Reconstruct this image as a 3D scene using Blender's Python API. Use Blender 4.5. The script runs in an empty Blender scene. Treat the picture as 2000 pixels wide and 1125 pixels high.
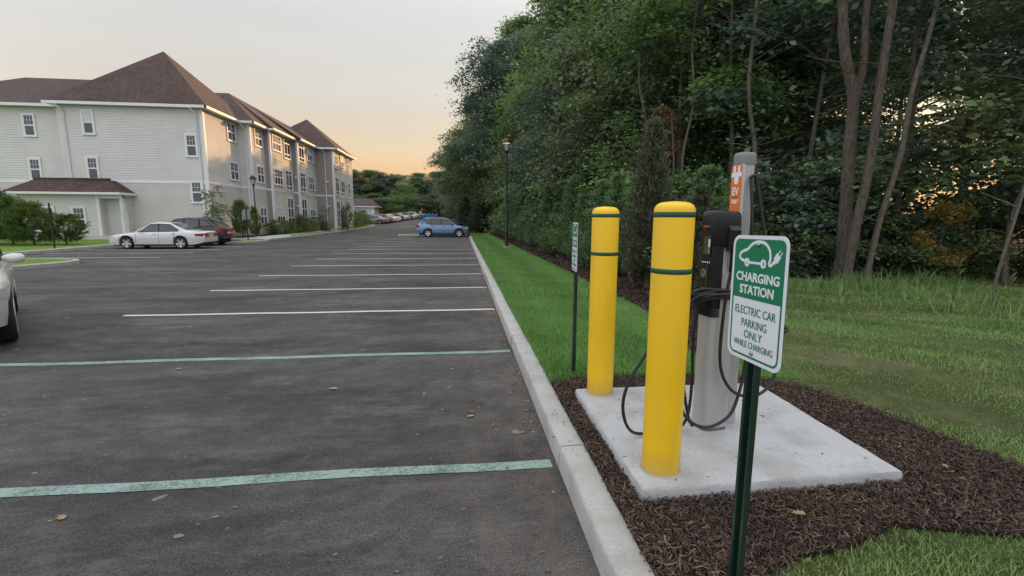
import bpy, math, random
import numpy as np
from mathutils import Vector, Matrix

R = math.radians
rng = np.random.default_rng(7)
random.seed(7)
scene = bpy.context.scene
COL = scene.collection

# ------------------------------------------------------------------ camera
cam_d = bpy.data.cameras.new('camera')
cam = bpy.data.objects.new('camera', cam_d)
COL.objects.link(cam)
scene.camera = cam
F_PX, CAM_H, PITCH, YAW, ROLL = 916.55, 1.665, 0.14876, 0.11696, 0.00509
cam_d.sensor_width = 36.0
cam_d.lens = F_PX / 2000 * 36
cam_d.clip_start, cam_d.clip_end = 0.05, 3000
fwd = Vector((math.sin(YAW) * math.cos(PITCH), math.cos(YAW) * math.cos(PITCH), -math.sin(PITCH)))
rgt = Vector((math.cos(YAW), -math.sin(YAW), 0))
upv = rgt.cross(fwd)
r2 = rgt * math.cos(ROLL) + upv * math.sin(ROLL)
u2 = upv * math.cos(ROLL) - rgt * math.sin(ROLL)
M = Matrix.Identity(4)
for i in range(3):
    M[i][0], M[i][1], M[i][2] = r2[i], u2[i], -fwd[i]
M[2][3] = CAM_H
cam.matrix_world = M

# ------------------------------------------------------------------ sky and sun
SUN_AZ, SUN_EL = R(35), R(12.5)          # azimuth measured from +Y towards +X
world = bpy.data.worlds.new('World')
scene.world = world
world.use_nodes = True
wn, wl = world.node_tree.nodes, world.node_tree.links
wn.clear()
wo = wn.new('ShaderNodeOutputWorld')
bg = wn.new('ShaderNodeBackground')
sky = wn.new('ShaderNodeTexSky')
sky.sky_type = 'NISHITA'
sky.sun_disc = False
sky.sun_elevation = SUN_EL
sky.sun_rotation = SUN_AZ
sky.air_density = 1.0
sky.dust_density = 4.0
sky.ozone_density = 1.0
# evening haze: pale high veil, warm near the horizon and towards the sun
tc = wn.new('ShaderNodeTexCoord')
sx = wn.new('ShaderNodeSeparateXYZ')
wl.new(tc.outputs['Generated'], sx.inputs[0])
ramp = wn.new('ShaderNodeValToRGB')
wl.new(sx.outputs['Z'], ramp.inputs[0])
def fill_ramp(r, stops):
    el = r.color_ramp.elements
    while len(el) < len(stops):
        el.new(0.5)
    for q, (p_, c) in zip(el, stops):
        q.position = p_
        q.color = (*c, 1)


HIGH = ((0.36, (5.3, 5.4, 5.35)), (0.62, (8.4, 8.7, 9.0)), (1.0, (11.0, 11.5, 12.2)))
HIGH2 = ((0.36, (8.3, 8.5, 8.9)), (0.62, (9.4, 9.8, 10.2)), (1.0, (11.0, 11.5, 12.2)))  # sky overhead and opposite the sun raised to brighten the shaded fronts
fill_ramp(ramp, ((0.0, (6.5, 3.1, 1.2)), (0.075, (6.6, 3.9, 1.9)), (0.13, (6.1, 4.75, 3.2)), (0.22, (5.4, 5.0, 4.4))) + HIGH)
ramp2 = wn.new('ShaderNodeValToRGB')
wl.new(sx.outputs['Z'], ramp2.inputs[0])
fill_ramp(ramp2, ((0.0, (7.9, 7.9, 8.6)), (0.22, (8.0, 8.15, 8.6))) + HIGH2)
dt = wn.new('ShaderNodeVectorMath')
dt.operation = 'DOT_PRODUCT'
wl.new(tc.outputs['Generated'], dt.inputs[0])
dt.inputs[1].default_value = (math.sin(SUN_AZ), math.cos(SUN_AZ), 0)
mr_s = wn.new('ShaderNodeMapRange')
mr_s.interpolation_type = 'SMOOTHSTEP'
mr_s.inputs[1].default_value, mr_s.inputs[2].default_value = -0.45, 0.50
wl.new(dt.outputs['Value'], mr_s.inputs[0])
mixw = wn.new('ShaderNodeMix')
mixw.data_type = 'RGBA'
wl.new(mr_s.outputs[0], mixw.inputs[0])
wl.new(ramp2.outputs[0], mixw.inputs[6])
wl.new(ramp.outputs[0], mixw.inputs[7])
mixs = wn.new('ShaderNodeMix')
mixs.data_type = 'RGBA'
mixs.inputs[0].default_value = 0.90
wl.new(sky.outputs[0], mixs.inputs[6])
# faint streaks of high cloud
mpc = wn.new('ShaderNodeMapping')
mpc.inputs['Scale'].default_value = (1.2, 1.2, 9.0)
wl.new(tc.outputs['Generated'], mpc.inputs[0])
cln = wn.new('ShaderNodeTexNoise')
cln.inputs['Scale'].default_value = 2.6
cln.inputs['Detail'].default_value = 6
wl.new(mpc.outputs[0], cln.inputs['Vector'])
clr = wn.new('ShaderNodeValToRGB')
wl.new(cln.outputs['Fac'], clr.inputs[0])
fill_ramp(clr, ((0.40, (0.985, 0.985, 0.988)), (0.68, (1.025, 1.022, 1.02))))
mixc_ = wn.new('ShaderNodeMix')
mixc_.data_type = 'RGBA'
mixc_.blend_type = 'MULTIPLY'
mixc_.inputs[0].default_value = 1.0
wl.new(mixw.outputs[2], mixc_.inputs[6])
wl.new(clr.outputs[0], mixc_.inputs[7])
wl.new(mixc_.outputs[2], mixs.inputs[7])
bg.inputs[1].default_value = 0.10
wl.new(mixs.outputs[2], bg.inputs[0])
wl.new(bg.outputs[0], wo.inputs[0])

sun_d = bpy.data.lights.new('sun', 'SUN')
sun_d.energy = 3.0
sun_d.angle = R(0.53)
sun_d.color = (1.0, 0.56, 0.22)
sun = bpy.data.objects.new('sun', sun_d)
COL.objects.link(sun)
sdir = Vector((math.sin(SUN_AZ) * math.cos(SUN_EL), math.cos(SUN_AZ) * math.cos(SUN_EL), math.sin(SUN_EL)))
sun.rotation_euler = sdir.to_track_quat('Z', 'Y').to_euler()
sun.location = (20, 60, 40)

scene.view_settings.view_transform = 'Standard'
scene.view_settings.look = 'None'
scene.view_settings.exposure = 0.50
scene.view_settings.gamma = 1.0
scene.view_settings.use_curve_mapping = False
scene.cycles.use_denoising = True
scene.cycles.max_bounces = 6
scene.cycles.diffuse_bounces = 3
scene.cycles.transparent_max_bounces = 6

# ------------------------------------------------------------------ materials
MATS = {}


def new_mat(name):
    m = bpy.data.materials.new(name)
    m.use_nodes = True
    n, l = m.node_tree.nodes, m.node_tree.links
    return m, n, l, n['Principled BSDF']


def ramp_node(n, l, src, stops):
    r = n.new('ShaderNodeValToRGB')
    l.new(src, r.inputs[0])
    el = r.color_ramp.elements
    while len(el) < len(stops):
        el.new(0.5)
    for q, (p_, c) in zip(el, stops):
        q.position = p_
        q.color = (*c, 1)
    return r


def noise(n, l, scale, detail=4, rough=0.55, vec=None, mapscale=None):
    t = n.new('ShaderNodeTexNoise')
    t.inputs['Scale'].default_value = scale
    t.inputs['Detail'].default_value = detail
    t.inputs['Roughness'].default_value = rough
    tcn = n.new('ShaderNodeTexCoord')
    v = tcn.outputs['Object']
    if mapscale:
        mp = n.new('ShaderNodeMapping')
        mp.inputs['Scale'].default_value = mapscale
        l.new(v, mp.inputs[0])
        v = mp.outputs[0]
    l.new(v, t.inputs['Vector'])
    return t


def mixc(n, l, fac, a, b, mode='MIX'):
    m = n.new('ShaderNodeMix')
    m.data_type = 'RGBA'
    m.blend_type = mode
    for idx, v in ((0, fac), (6, a), (7, b)):
        if hasattr(v, 'links') or hasattr(v, 'is_linked'):
            l.new(v, m.inputs[idx])
        elif idx == 0:
            m.inputs[0].default_value = v
        else:
            m.inputs[idx].default_value = (*v, 1)
    return m.outputs[2]


def bump(n, l, src, bsdf, strength=0.3, dist=0.01):
    b = n.new('ShaderNodeBump')
    b.inputs['Strength'].default_value = strength
    b.inputs['Distance'].default_value = dist
    l.new(src, b.inputs['Height'])
    l.new(b.outputs[0], bsdf.inputs['Normal'])


def simple(name, col, rough=0.6, metal=0.0, var=0.12, scale=6.0, bmp=0.0, bscale=60, spec=0.5, coat=0.0):
    """plain coloured material with a little procedural unevenness"""
    if name in MATS:
        return MATS[name]
    m, n, l, b = new_mat(name)
    nz = noise(n, l, scale, 5)
    lo = tuple(c * (1 - var) for c in col)
    hi = tuple(min(1, c * (1 + var)) for c in col)
    r = ramp_node(n, l, nz.outputs['Fac'], ((0.3, lo), (0.7, hi)))
    l.new(r.outputs[0], b.inputs['Base Color'])
    b.inputs['Roughness'].default_value = rough
    b.inputs['Metallic'].default_value = metal
    b.inputs['Specular IOR Level'].default_value = spec
    b.inputs['Coat Weight'].default_value = coat
    b.inputs['Coat Roughness'].default_value = 0.06
    if bmp:
        nb = noise(n, l, bscale, 4)
        bump(n, l, nb.outputs['Fac'], b, bmp, 0.01)
    MATS[name] = m
    return m


def emit(name, col, strength):
    m, n, l, b = new_mat(name)
    b.inputs['Base Color'].default_value = (*col, 1)
    b.inputs['Emission Color'].default_value = (*col, 1)
    b.inputs['Emission Strength'].default_value = strength
    MATS[name] = m
    return m


def leafmat(name, dark, light, trans=0.35, rough=0.48):
    """foliage: colour from the per-leaf attribute 'v', thin translucent faces"""
    m, n, l, b = new_mat(name)
    at = n.new('ShaderNodeAttribute')
    at.attribute_name = 'v'
    mid = tuple((a + c) / 2 for a, c in zip(dark, light))
    r = ramp_node(n, l, at.outputs['Fac'], ((0.0, dark), (0.5, mid), (1.0, light)))
    l.new(r.outputs[0], b.inputs['Base Color'])
    b.inputs['Roughness'].default_value = rough
    b.inputs['Specular IOR Level'].default_value = 0.5
    tr = n.new('ShaderNodeBsdfTranslucent')
    hs = n.new('ShaderNodeHueSaturation')
    hs.inputs['Value'].default_value = 1.35
    hs.inputs['Hue'].default_value = 0.485
    l.new(r.outputs[0], hs.inputs['Color'])
    l.new(hs.outputs[0], tr.inputs['Color'])
    mx = n.new('ShaderNodeMixShader')
    mx.inputs[0].default_value = trans
    l.new(b.outputs[0], mx.inputs[1])
    l.new(tr.outputs[0], mx.inputs[2])
    l.new(mx.outputs[0], n['Material Output'].inputs[0])
    MATS[name] = m
    return m


def asphalt_mat():
    m, n, l, b = new_mat('asphalt')
    fine = noise(n, l, 130, 5, 0.85)
    mid = noise(n, l, 62, 6, 0.8)
    big = noise(n, l, 0.55, 7, 0.68, mapscale=(0.55, 1.3, 1))
    c1 = ramp_node(n, l, fine.outputs['Fac'], ((0.34, (0.016, 0.0155, 0.016)), (0.50, (0.056, 0.054, 0.0545)), (0.66, (0.185, 0.176, 0.170))))
    c2 = ramp_node(n, l, big.outputs['Fac'], ((0.36, (0.48, 0.475, 0.48)), (0.49, (0.90, 0.885, 0.88)), (0.58, (1.22, 1.19, 1.17)), (0.68, (1.75, 1.68, 1.62))))
    col = mixc(n, l, 1.0, c1.outputs[0], c2.outputs[0], 'MULTIPLY')
    c3 = ramp_node(n, l, mid.outputs['Fac'], ((0.36, (0.45, 0.45, 0.45)), (0.64, (1.55, 1.55, 1.55))))
    col = mixc(n, l, 1.0, col, c3.outputs[0], 'MULTIPLY')
    md2 = noise(n, l, 5.5, 10, 0.82, mapscale=(0.7, 1.2, 1))
    c4 = ramp_node(n, l, md2.outputs['Fac'], ((0.38, (0.70, 0.70, 0.70)), (0.52, (1.0, 1.0, 1.0)), (0.66, (1.42, 1.38, 1.34))))
    col = mixc(n, l, 1.0, col, c4.outputs[0], 'MULTIPLY')
    # dusty scuffs and dark drips
    ds = noise(n, l, 1.3, 14, 0.86, mapscale=(0.6, 1.3, 1))
    dr_ = ramp_node(n, l, ds.outputs['Fac'], ((0.50, (0, 0, 0)), (0.66, (0.75, 0.75, 0.75))))
    col = mixc(n, l, dr_.outputs[0], col, (0.165, 0.155, 0.145))
    oi = noise(n, l, 1.9, 5, 0.6)
    orr = ramp_node(n, l, oi.outputs['Fac'], ((0.64, (0, 0, 0)), (0.72, (0.6, 0.6, 0.6))))
    col = mixc(n, l, orr.outputs[0], col, (0.026, 0.025, 0.026))
    # tan grit washed up against the kerb
    tcn = n.new('ShaderNodeTexCoord')
    sp = n.new('ShaderNodeSeparateXYZ')
    l.new(tcn.outputs['Object'], sp.inputs[0])
    mr = n.new('ShaderNodeMapRange')
    mr.inputs[1].default_value, mr.inputs[2].default_value = -0.45, 0.75
    l.new(sp.outputs['X'], mr.inputs[0])
    nz = noise(n, l, 5.0, 6, 0.7, mapscale=(1, 0.5, 1))
    mth = n.new('ShaderNodeMath')
    mth.operation = 'MULTIPLY'
    l.new(mr.outputs[0], mth.inputs[0])
    rr = ramp_node(n, l, nz.outputs['Fac'], ((0.42, (0, 0, 0)), (0.68, (0.75, 0.75, 0.75))))
    l.new(rr.outputs[0], mth.inputs[1])
    col = mixc(n, l, mth.outputs[0], col, (0.15, 0.115, 0.085))
    # pale mortar spots dropped on the near stall
    vo = n.new('ShaderNodeTexNoise')
    vo.inputs['Scale'].default_value = 7.0
    vo.inputs['Detail'].default_value = 2.0
    l.new(tcn.outputs['Object'], vo.inputs['Vector'])
    vr = ramp_node(n, l, vo.outputs['Fac'], ((0.725, (0, 0, 0)), (0.745, (0.75, 0.75, 0.75))))
    col = mixc(n, l, vr.outputs[0], col, (0.24, 0.22, 0.19))
    l.new(col, b.inputs['Base Color'])
    b.inputs['Roughness'].default_value = 0.82
    b.inputs['Specular IOR Level'].default_value = 0.35
    bump(n, l, fine.outputs['Fac'], b, 0.55, 0.006)
    MATS['asphalt'] = m
    return m


def paint_mat(name, col, wear_lo, wear_hi, under=(0.05, 0.05, 0.05)):
    m, n, l, b = new_mat(name)
    f = noise(n, l, 46, 7, 0.8)
    g = noise(n, l, 3.0, 4, 0.6)
    a = n.new('ShaderNodeMath')
    a.operation = 'ADD'
    l.new(f.outputs['Fac'], a.inputs[0])
    s = n.new('ShaderNodeMath')
    s.operation = 'MULTIPLY'
    s.inputs[1].default_value = 0.5
    l.new(g.outputs['Fac'], s.inputs[0])
    l.new(s.outputs[0], a.inputs[1])
    r = ramp_node(n, l, a.outputs[0], ((wear_lo, (0, 0, 0)), (wear_hi, (1, 1, 1))))
    c = mixc(n, l, r.outputs[0], under, col)
    l.new(c, b.inputs['Base Color'])
    b.inputs['Roughness'].default_value = 0.75
    bump(n, l, f.outputs['Fac'], b, 0.3, 0.004)
    MATS[name] = m
    return m


def concrete_mat(name, lo, hi, stain, sscale=1.6, bmp=0.25, amount=0.55):
    m, n, l, b = new_mat(name)
    f = noise(n, l, 120, 4, 0.7)
    g = noise(n, l, sscale, 7, 0.7)
    c = ramp_node(n, l, f.outputs['Fac'], ((0.3, lo), (0.7, hi)))
    s = ramp_node(n, l, g.outputs['Fac'], ((0.45, (0, 0, 0)), (0.72, (amount, amount, amount))))
    col = mixc(n, l, s.outputs[0], c.outputs[0], stain)
    l.new(col, b.inputs['Base Color'])
    b.inputs['Roughness'].default_value = 0.88
    b.inputs['Specular IOR Level'].default_value = 0.25
    mx = n.new('ShaderNodeMath')
    mx.operation = 'ADD'
    l.new(f.outputs['Fac'], mx.inputs[0])
    g2 = noise(n, l, 18, 4, 0.6)
    l.new(g2.outputs['Fac'], mx.inputs[1])
    bump(n, l, mx.outputs[0], b, bmp, 0.008)
    MATS[name] = m
    return m


def ground_mat(name, stops, scale=3.0, bmp=0.6, bscale=40, rough=0.95):
    m, n, l, b = new_mat(name)
    g = noise(n, l, scale, 8, 0.72)
    c = ramp_node(n, l, g.outputs['Fac'], stops)
    f = noise(n, l, bscale, 5, 0.7)
    cc = ramp_node(n, l, f.outputs['Fac'], ((0.3, (0.6, 0.6, 0.6)), (0.7, (1.3, 1.3, 1.3))))
    col = mixc(n, l, 1.0, c.outputs[0], cc.outputs[0], 'MULTIPLY')
    l.new(col, b.inputs['Base Color'])
    b.inputs['Roughness'].default_value = rough
    b.inputs['Specular IOR Level'].default_value = 0.15
    bump(n, l, f.outputs['Fac'], b, bmp, 0.02)
    MATS[name] = m
    return m


def glass_mat(name, col, rough=0.05):
    m, n, l, b = new_mat(name)
    nz = noise(n, l, 0.9, 2)
    c = ramp_node(n, l, nz.outputs['Fac'], ((0.35, tuple(q * 0.6 for q in col)), (0.65, tuple(q * 1.4 for q in col))))
    l.new(c.outputs[0], b.inputs['Base Color'])
    b.inputs['Roughness'].default_value = rough
    b.inputs['Specular IOR Level'].default_value = 0.9
    bump(n, l, nz.outputs['Fac'], b, 0.04, 0.05)
    MATS[name] = m
    return m


def shingle_mat():
    m, n, l, b = new_mat('roof_shingle')
    br = n.new('ShaderNodeTexVoronoi')
    br.inputs['Scale'].default_value = 8.0
    tcn = n.new('ShaderNodeTexCoord')
    l.new(tcn.outputs['Object'], br.inputs['Vector'])
    f = noise(n, l, 30, 4, 0.7)
    g = noise(n, l, 0.5, 4, 0.6)
    c = ramp_node(n, l, br.outputs['Color'], ((0.2, (0.060, 0.036, 0.031)), (0.8, (0.105, 0.066, 0.055))))
    c2 = ramp_node(n, l, f.outputs['Fac'], ((0.3, (0.75, 0.75, 0.75)), (0.7, (1.25, 1.25, 1.25))))
    c3 = ramp_node(n, l, g.outputs['Fac'], ((0.35, (0.85, 0.85, 0.85)), (0.65, (1.12, 1.12, 1.12))))
    col = mixc(n, l, 1.0, c.outputs[0], c2.outputs[0], 'MULTIPLY')
    col = mixc(n, l, 1.0, col, c3.outputs[0], 'MULTIPLY')
    wv = n.new('ShaderNodeTexWave')
    wv.wave_type, wv.bands_direction, wv.wave_profile = 'BANDS', 'Z', 'SAW'
    wv.inputs['Scale'].default_value = 2.2
    wv.inputs['Distortion'].default_value = 0.4
    l.new(tcn.outputs['Object'], wv.inputs['Vector'])
    c5 = ramp_node(n, l, wv.outputs['Fac'], ((0.0, (0.72, 0.72, 0.72)), (0.25, (1.0, 1.0, 1.0))))
    col = mixc(n, l, 1.0, col, c5.outputs[0], 'MULTIPLY')
    l.new(col, b.inputs['Base Color'])
    b.inputs['Roughness'].default_value = 0.9
    bump(n, l, f.outputs['Fac'], b, 0.4, 0.02)
    MATS['roof_shingle'] = m
    return m


def bark_mat(name, lo, hi, zs=0.25):
    m, n, l, b = new_mat(name)
    f = noise(n, l, 22, 8, 0.8, mapscale=(1, 1, zs))
    c = ramp_node(n, l, f.outputs['Fac'], ((0.32, lo), (0.68, hi)))
    l.new(c.outputs[0], b.inputs['Base Color'])
    b.inputs['Roughness'].default_value = 0.95
    b.inputs['Specular IOR Level'].default_value = 0.15
    bump(n, l, f.outputs['Fac'], b, 0.9, 0.03)
    MATS[name] = m
    return m


asphalt_mat()
paint_mat('paint_white', (0.62, 0.62, 0.60), 0.46, 0.60)
paint_mat('paint_green', (0.27, 0.365, 0.325), 0.62, 0.80, (0.085, 0.125, 0.11))
concrete_mat('kerb_concrete', (0.36, 0.35, 0.33), (0.54, 0.53, 0.51), (0.25, 0.225, 0.185), 2.6, 0.45, 0.7)
concrete_mat('pad_concrete', (0.38, 0.385, 0.395), (0.57, 0.57, 0.575), (0.30, 0.285, 0.26), 3.0, 0.3, 0.75)
concrete_mat('walk_concrete', (0.50, 0.48, 0.44), (0.62, 0.60, 0.56), (0.42, 0.39, 0.34), 0.8, 0.15)
ground_mat('soil', ((0.3, (0.045, 0.060, 0.020)), (0.5, (0.075, 0.090, 0.032)), (0.72, (0.20, 0.165, 0.10))), 1.2)
ground_mat('lawn_base', ((0.3, (0.030, 0.062, 0.012)), (0.7, (0.060, 0.105, 0.022))), 2.5)
ground_mat('lawn_far', ((0.3, (0.12, 0.20, 0.030)), (0.7, (0.19, 0.29, 0.055))), 1.2, 0.8, 30)
ground_mat('mulch_base', ((0.3, (0.018, 0.012, 0.010)), (0.7, (0.050, 0.034, 0.028))), 14, 1.0, 60)
ground_mat('forest_floor', ((0.3, (0.022, 0.024, 0.012)), (0.7, (0.055, 0.048, 0.024))), 0.6)
leafmat('grass_blade', (0.070, 0.185, 0.032), (0.27, 0.48, 0.135), 0.3)
leafmat('meadow_blade', (0.080, 0.165, 0.040), (0.30, 0.43, 0.14), 0.3)
leafmat('leaf_deep', (0.030, 0.062, 0.042), (0.19, 0.275, 0.185), 0.35)
leafmat('leaf_mid', (0.040, 0.080, 0.034), (0.23, 0.32, 0.125), 0.4)
leafmat('leaf_bright', (0.048, 0.105, 0.030), (0.23, 0.36, 0.11), 0.45)
leafmat('leaf_cedar', (0.036, 0.080, 0.032), (0.20, 0.31, 0.12), 0.25)
leafmat('leaf_olive', (0.042, 0.052, 0.030), (0.140, 0.155, 0.085), 0.25)
leafmat('leaf_pine', (0.018, 0.038, 0.022), (0.075, 0.115, 0.060), 0.2)
leafmat('leaf_shrub', (0.045, 0.095, 0.018), (0.150, 0.235, 0.050), 0.35)
leafmat('leaf_brown', (0.11, 0.055, 0.028), (0.30, 0.16, 0.075), 0.3)
leafmat('leaf_gold', (0.14, 0.13, 0.03), (0.40, 0.30, 0.06), 0.45)
leafmat('mulch_chip', (0.018, 0.011, 0.008), (0.27, 0.175, 0.125), 0.0, 0.95)
bark_mat('bark_pine', (0.030, 0.025, 0.020), (0.19, 0.158, 0.125))
bark_mat('bark_grey', (0.060, 0.052, 0.042), (0.23, 0.205, 0.165))
bark_mat('wood_stake', (0.30, 0.20, 0.10), (0.48, 0.34, 0.19), 0.1)
shingle_mat()
concrete_mat('splash', (0.12, 0.112, 0.10), (0.30, 0.28, 0.25), (0.075, 0.07, 0.066), 22, 0.3, 0.9)
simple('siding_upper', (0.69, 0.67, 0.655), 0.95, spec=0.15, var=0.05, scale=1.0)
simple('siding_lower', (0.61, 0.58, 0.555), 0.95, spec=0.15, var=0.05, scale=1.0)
simple('siding_taupe', (0.33, 0.295, 0.275), 0.65, var=0.05, scale=1.0)
simple('panel_cream', (0.68, 0.645, 0.575), 0.95, spec=0.15, var=0.05, scale=1.5)
simple('trim_white', (0.80, 0.80, 0.82), 0.5, var=0.03)
simple('joint_grey', (0.35, 0.33, 0.30), 0.7)
glass_mat('window_glass', (0.020, 0.024, 0.034))
glass_mat('car_glass', (0.045, 0.052, 0.055))
simple('window_blind', (0.62, 0.63, 0.62), 0.55, var=0.05)
def bollard_mat():
    m, n, l, b = new_mat('bollard_yellow')
    nz = noise(n, l, 2.5, 5)
    c = ramp_node(n, l, nz.outputs['Fac'], ((0.3, (0.90, 0.545, 0.010)), (0.7, (0.95, 0.595, 0.016))))
    st_ = noise(n, l, 9, 6, 0.7, mapscale=(1, 1, 0.12))
    sr = ramp_node(n, l, st_.outputs['Fac'], ((0.50, (0, 0, 0)), (0.78, (0.5, 0.5, 0.5))))
    col = mixc(n, l, sr.outputs[0], c.outputs[0], (0.62, 0.40, 0.08))
    sc_ = noise(n, l, 60, 4, 0.8, mapscale=(1, 1, 0.4))
    s2 = ramp_node(n, l, sc_.outputs['Fac'], ((0.69, (0, 0, 0)), (0.74, (0.55, 0.55, 0.55))))
    col = mixc(n, l, s2.outputs[0], col, (0.35, 0.24, 0.06))
    # splashed dirt on the lowest hand's breadth
    tcn = n.new('ShaderNodeTexCoord')
    sp = n.new('ShaderNodeSeparateXYZ')
    l.new(tcn.outputs['Object'], sp.inputs[0])
    mr = n.new('ShaderNodeMapRange')
    mr.inputs[1].default_value, mr.inputs[2].default_value = 0.16, 0.0
    l.new(sp.outputs['Z'], mr.inputs[0])
    mt = n.new('ShaderNodeMath')
    mt.operation = 'MULTIPLY'
    l.new(mr.outputs[0], mt.inputs[0])
    l.new(sc_.outputs['Fac'], mt.inputs[1])
    col = mixc(n, l, mt.outputs[0], col, (0.26, 0.18, 0.09))
    l.new(col, b.inputs['Base Color'])
    rr = ramp_node(n, l, nz.outputs['Fac'], ((0.3, (0.36, 0.36, 0.36)), (0.7, (0.52, 0.52, 0.52))))
    l.new(rr.outputs[0], b.inputs['Roughness'])
    bump(n, l, nz.outputs['Fac'], b, 0.05, 0.01)
    MATS['bollard_yellow'] = m


bollard_mat()
simple('band_green', (0.012, 0.075, 0.040), 0.5)
simple('sign_green', (0.006, 0.19, 0.085), 0.38, var=0.03)
simple('sign_white', (0.78, 0.80, 0.84), 0.35, var=0.03)
simple('post_green', (0.010, 0.030, 0.020), 0.35, var=0.2, scale=20, coat=0.2)
simple('steel_bolt', (0.45, 0.45, 0.45), 0.3, 1.0)
simple('aluminium', (0.50, 0.50, 0.50), 0.42, 0.45, var=0.03, scale=3)
simple('aluminium_dark', (0.20, 0.20, 0.195), 0.4, 0.8, var=0.06)
simple('black_plastic', (0.010, 0.010, 0.011), 0.30, var=0.2, spec=0.35)
simple('cap_grey', (0.20, 0.20, 0.205), 0.4, 0.3)
simple('cable_black', (0.012, 0.012, 0.013), 0.45)
simple('sticker_orange', (0.72, 0.165, 0.018), 0.42, var=0.04)
simple('logo_blue', (0.10, 0.25, 0.42), 0.5)
simple('screen_panel', (0.06, 0.065, 0.055), 0.12, var=0.3, scale=14)
simple('lamp_black', (0.018, 0.019, 0.020), 0.4, var=0.15)
simple('lamp_glass', (0.55, 0.52, 0.45), 0.15)
emit('lamp_glow', (1.0, 0.62, 0.14), 1.3)
simple('tyre', (0.016, 0.016, 0.017), 0.85, var=0.2, scale=20)
simple('rim_alloy', (0.55, 0.55, 0.56), 0.28, 0.9)
simple('under_black', (0.010, 0.010, 0.011), 0.8)
simple('tail_red', (0.36, 0.012, 0.016), 0.15, coat=0.6)
simple('lamp_clear', (0.62, 0.62, 0.62), 0.1, coat=0.6)
simple('plate', (0.60, 0.60, 0.58), 0.4)
simple('sign_back', (0.26, 0.27, 0.28), 0.5, 0.4)


def car_paint(name, col, metal=0.25):
    return simple(name, col, 0.32, metal, var=0.03, coat=0.8)


# ------------------------------------------------------------------ mesh helpers
def link_mesh(name, me, mat, parent=None, smooth=None):
    if mat is not None:
        me.materials.append(MATS[mat] if isinstance(mat, str) else mat)
    if smooth is not None:
        me.shade_smooth()
        me.set_sharp_from_angle(angle=R(smooth))
    o = bpy.data.objects.new(name, me)
    COL.objects.link(o)
    if parent is not None:
        o.parent = parent
    return o


def tag(o, label=None, cat=None, group=None, kind=None):
    if label:
        o['label'] = label
    if cat:
        o['category'] = cat
    if group:
        o['group'] = group
    if kind:
        o['kind'] = kind
    return o


def empty(name, loc=(0, 0, 0), rz=0.0):
    o = bpy.data.objects.new(name, None)
    o.location = loc
    o.rotation_euler = (0, 0, rz)
    COL.objects.link(o)
    return o


def copy_tree(o, parent=None):
    c = o.copy()
    COL.objects.link(c)
    c.parent = parent
    for ch in list(o.children):
        copy_tree(ch, c)
    return c


class MB:
    def __init__(s):
        s.v, s.f = [], []

    def add(s, vs, fs):
        k = len(s.v)
        s.v += [tuple(x) for x in vs]
        s.f += [tuple(i + k for i in q) for q in fs]
        return s

    def box(s, c, d, bev=0.0):
        x, y, z = c
        a, b, h = d[0] / 2, d[1] / 2, d[2] / 2
        vs = [(x + i * a, y + j * b, z + k * h) for i in (-1, 1) for j in (-1, 1) for k in (-1, 1)]
        return s.add(vs, [(0, 1, 3, 2), (4, 6, 7, 5), (0, 4, 5, 1), (2, 3, 7, 6), (0, 2, 6, 4), (1, 5, 7, 3)])

    def b2(s, lo, hi):
        return s.box([(p + q) / 2 for p, q in zip(lo, hi)], [abs(q - p) for p, q in zip(lo, hi)])

    def quad(s, *p):
        return s.add(p, [tuple(range(len(p)))])

    def lathe(s, prof, n=24, c=(0, 0, 0), caps=True):
        vs = [(c[0] + r * math.cos(2 * math.pi * k / n), c[1] + r * math.sin(2 * math.pi * k / n), c[2] + z) for r, z in prof for k in range(n)]
        fs = [(i * n + k, i * n + (k + 1) % n, (i + 1) * n + (k + 1) % n, (i + 1) * n + k) for i in range(len(prof) - 1) for k in range(n)]
        if caps:
            fs.append(tuple(range(n - 1, -1, -1)))
            fs.append(tuple((len(prof) - 1) * n + k for k in range(n)))
        return s.add(vs, fs)

    def tube(s, pts, rad, n=8):
        pts = [Vector(p) for p in pts]
        if not hasattr(rad, '__len__'):
            rad = [rad] * len(pts)
        vs = []
        pu = None
        for i, p in enumerate(pts):
            t = (pts[min(i + 1, len(pts) - 1)] - pts[max(i - 1, 0)]).normalized()
            if pu is None:
                pu = t.orthogonal().normalized()
            pu = (pu - t * pu.dot(t)).normalized()
            w = t.cross(pu)
            vs += [tuple(p + (pu * math.cos(2 * math.pi * k / n) + w * math.sin(2 * math.pi * k / n)) * rad[i]) for k in range(n)]
        m = len(pts)
        fs = [(i * n + k, i * n + (k + 1) % n, (i + 1) * n + (k + 1) % n, (i + 1) * n + k) for i in range(m - 1) for k in range(n)]
        fs += [tuple(range(n - 1, -1, -1)), tuple((m - 1) * n + k for k in range(n))]
        return s.add(vs, fs)

    def prism(s, poly, z0, z1):
        n = len(poly)
        vs = [(x, y, z0) for x, y in poly] + [(x, y, z1) for x, y in poly]
        fs = [tuple(range(n - 1, -1, -1)), tuple(range(n, 2 * n))] + [(k, (k + 1) % n, n + (k + 1) % n, n + k) for k in range(n)]
        return s.add(vs, fs)

    def xf(s, mat, start=0):
        for i in range(start, len(s.v)):
            s.v[i] = tuple(mat @ Vector(s.v[i]))
        return s

    def mesh(s, name):
        me = bpy.data.meshes.new(name)
        me.from_pydata(s.v, [], s.f)
        me.update()
        return me

    def build(s, name, mat, parent=None, smooth=None):
        return link_mesh(name, s.mesh(name), mat, parent, smooth)


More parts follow.
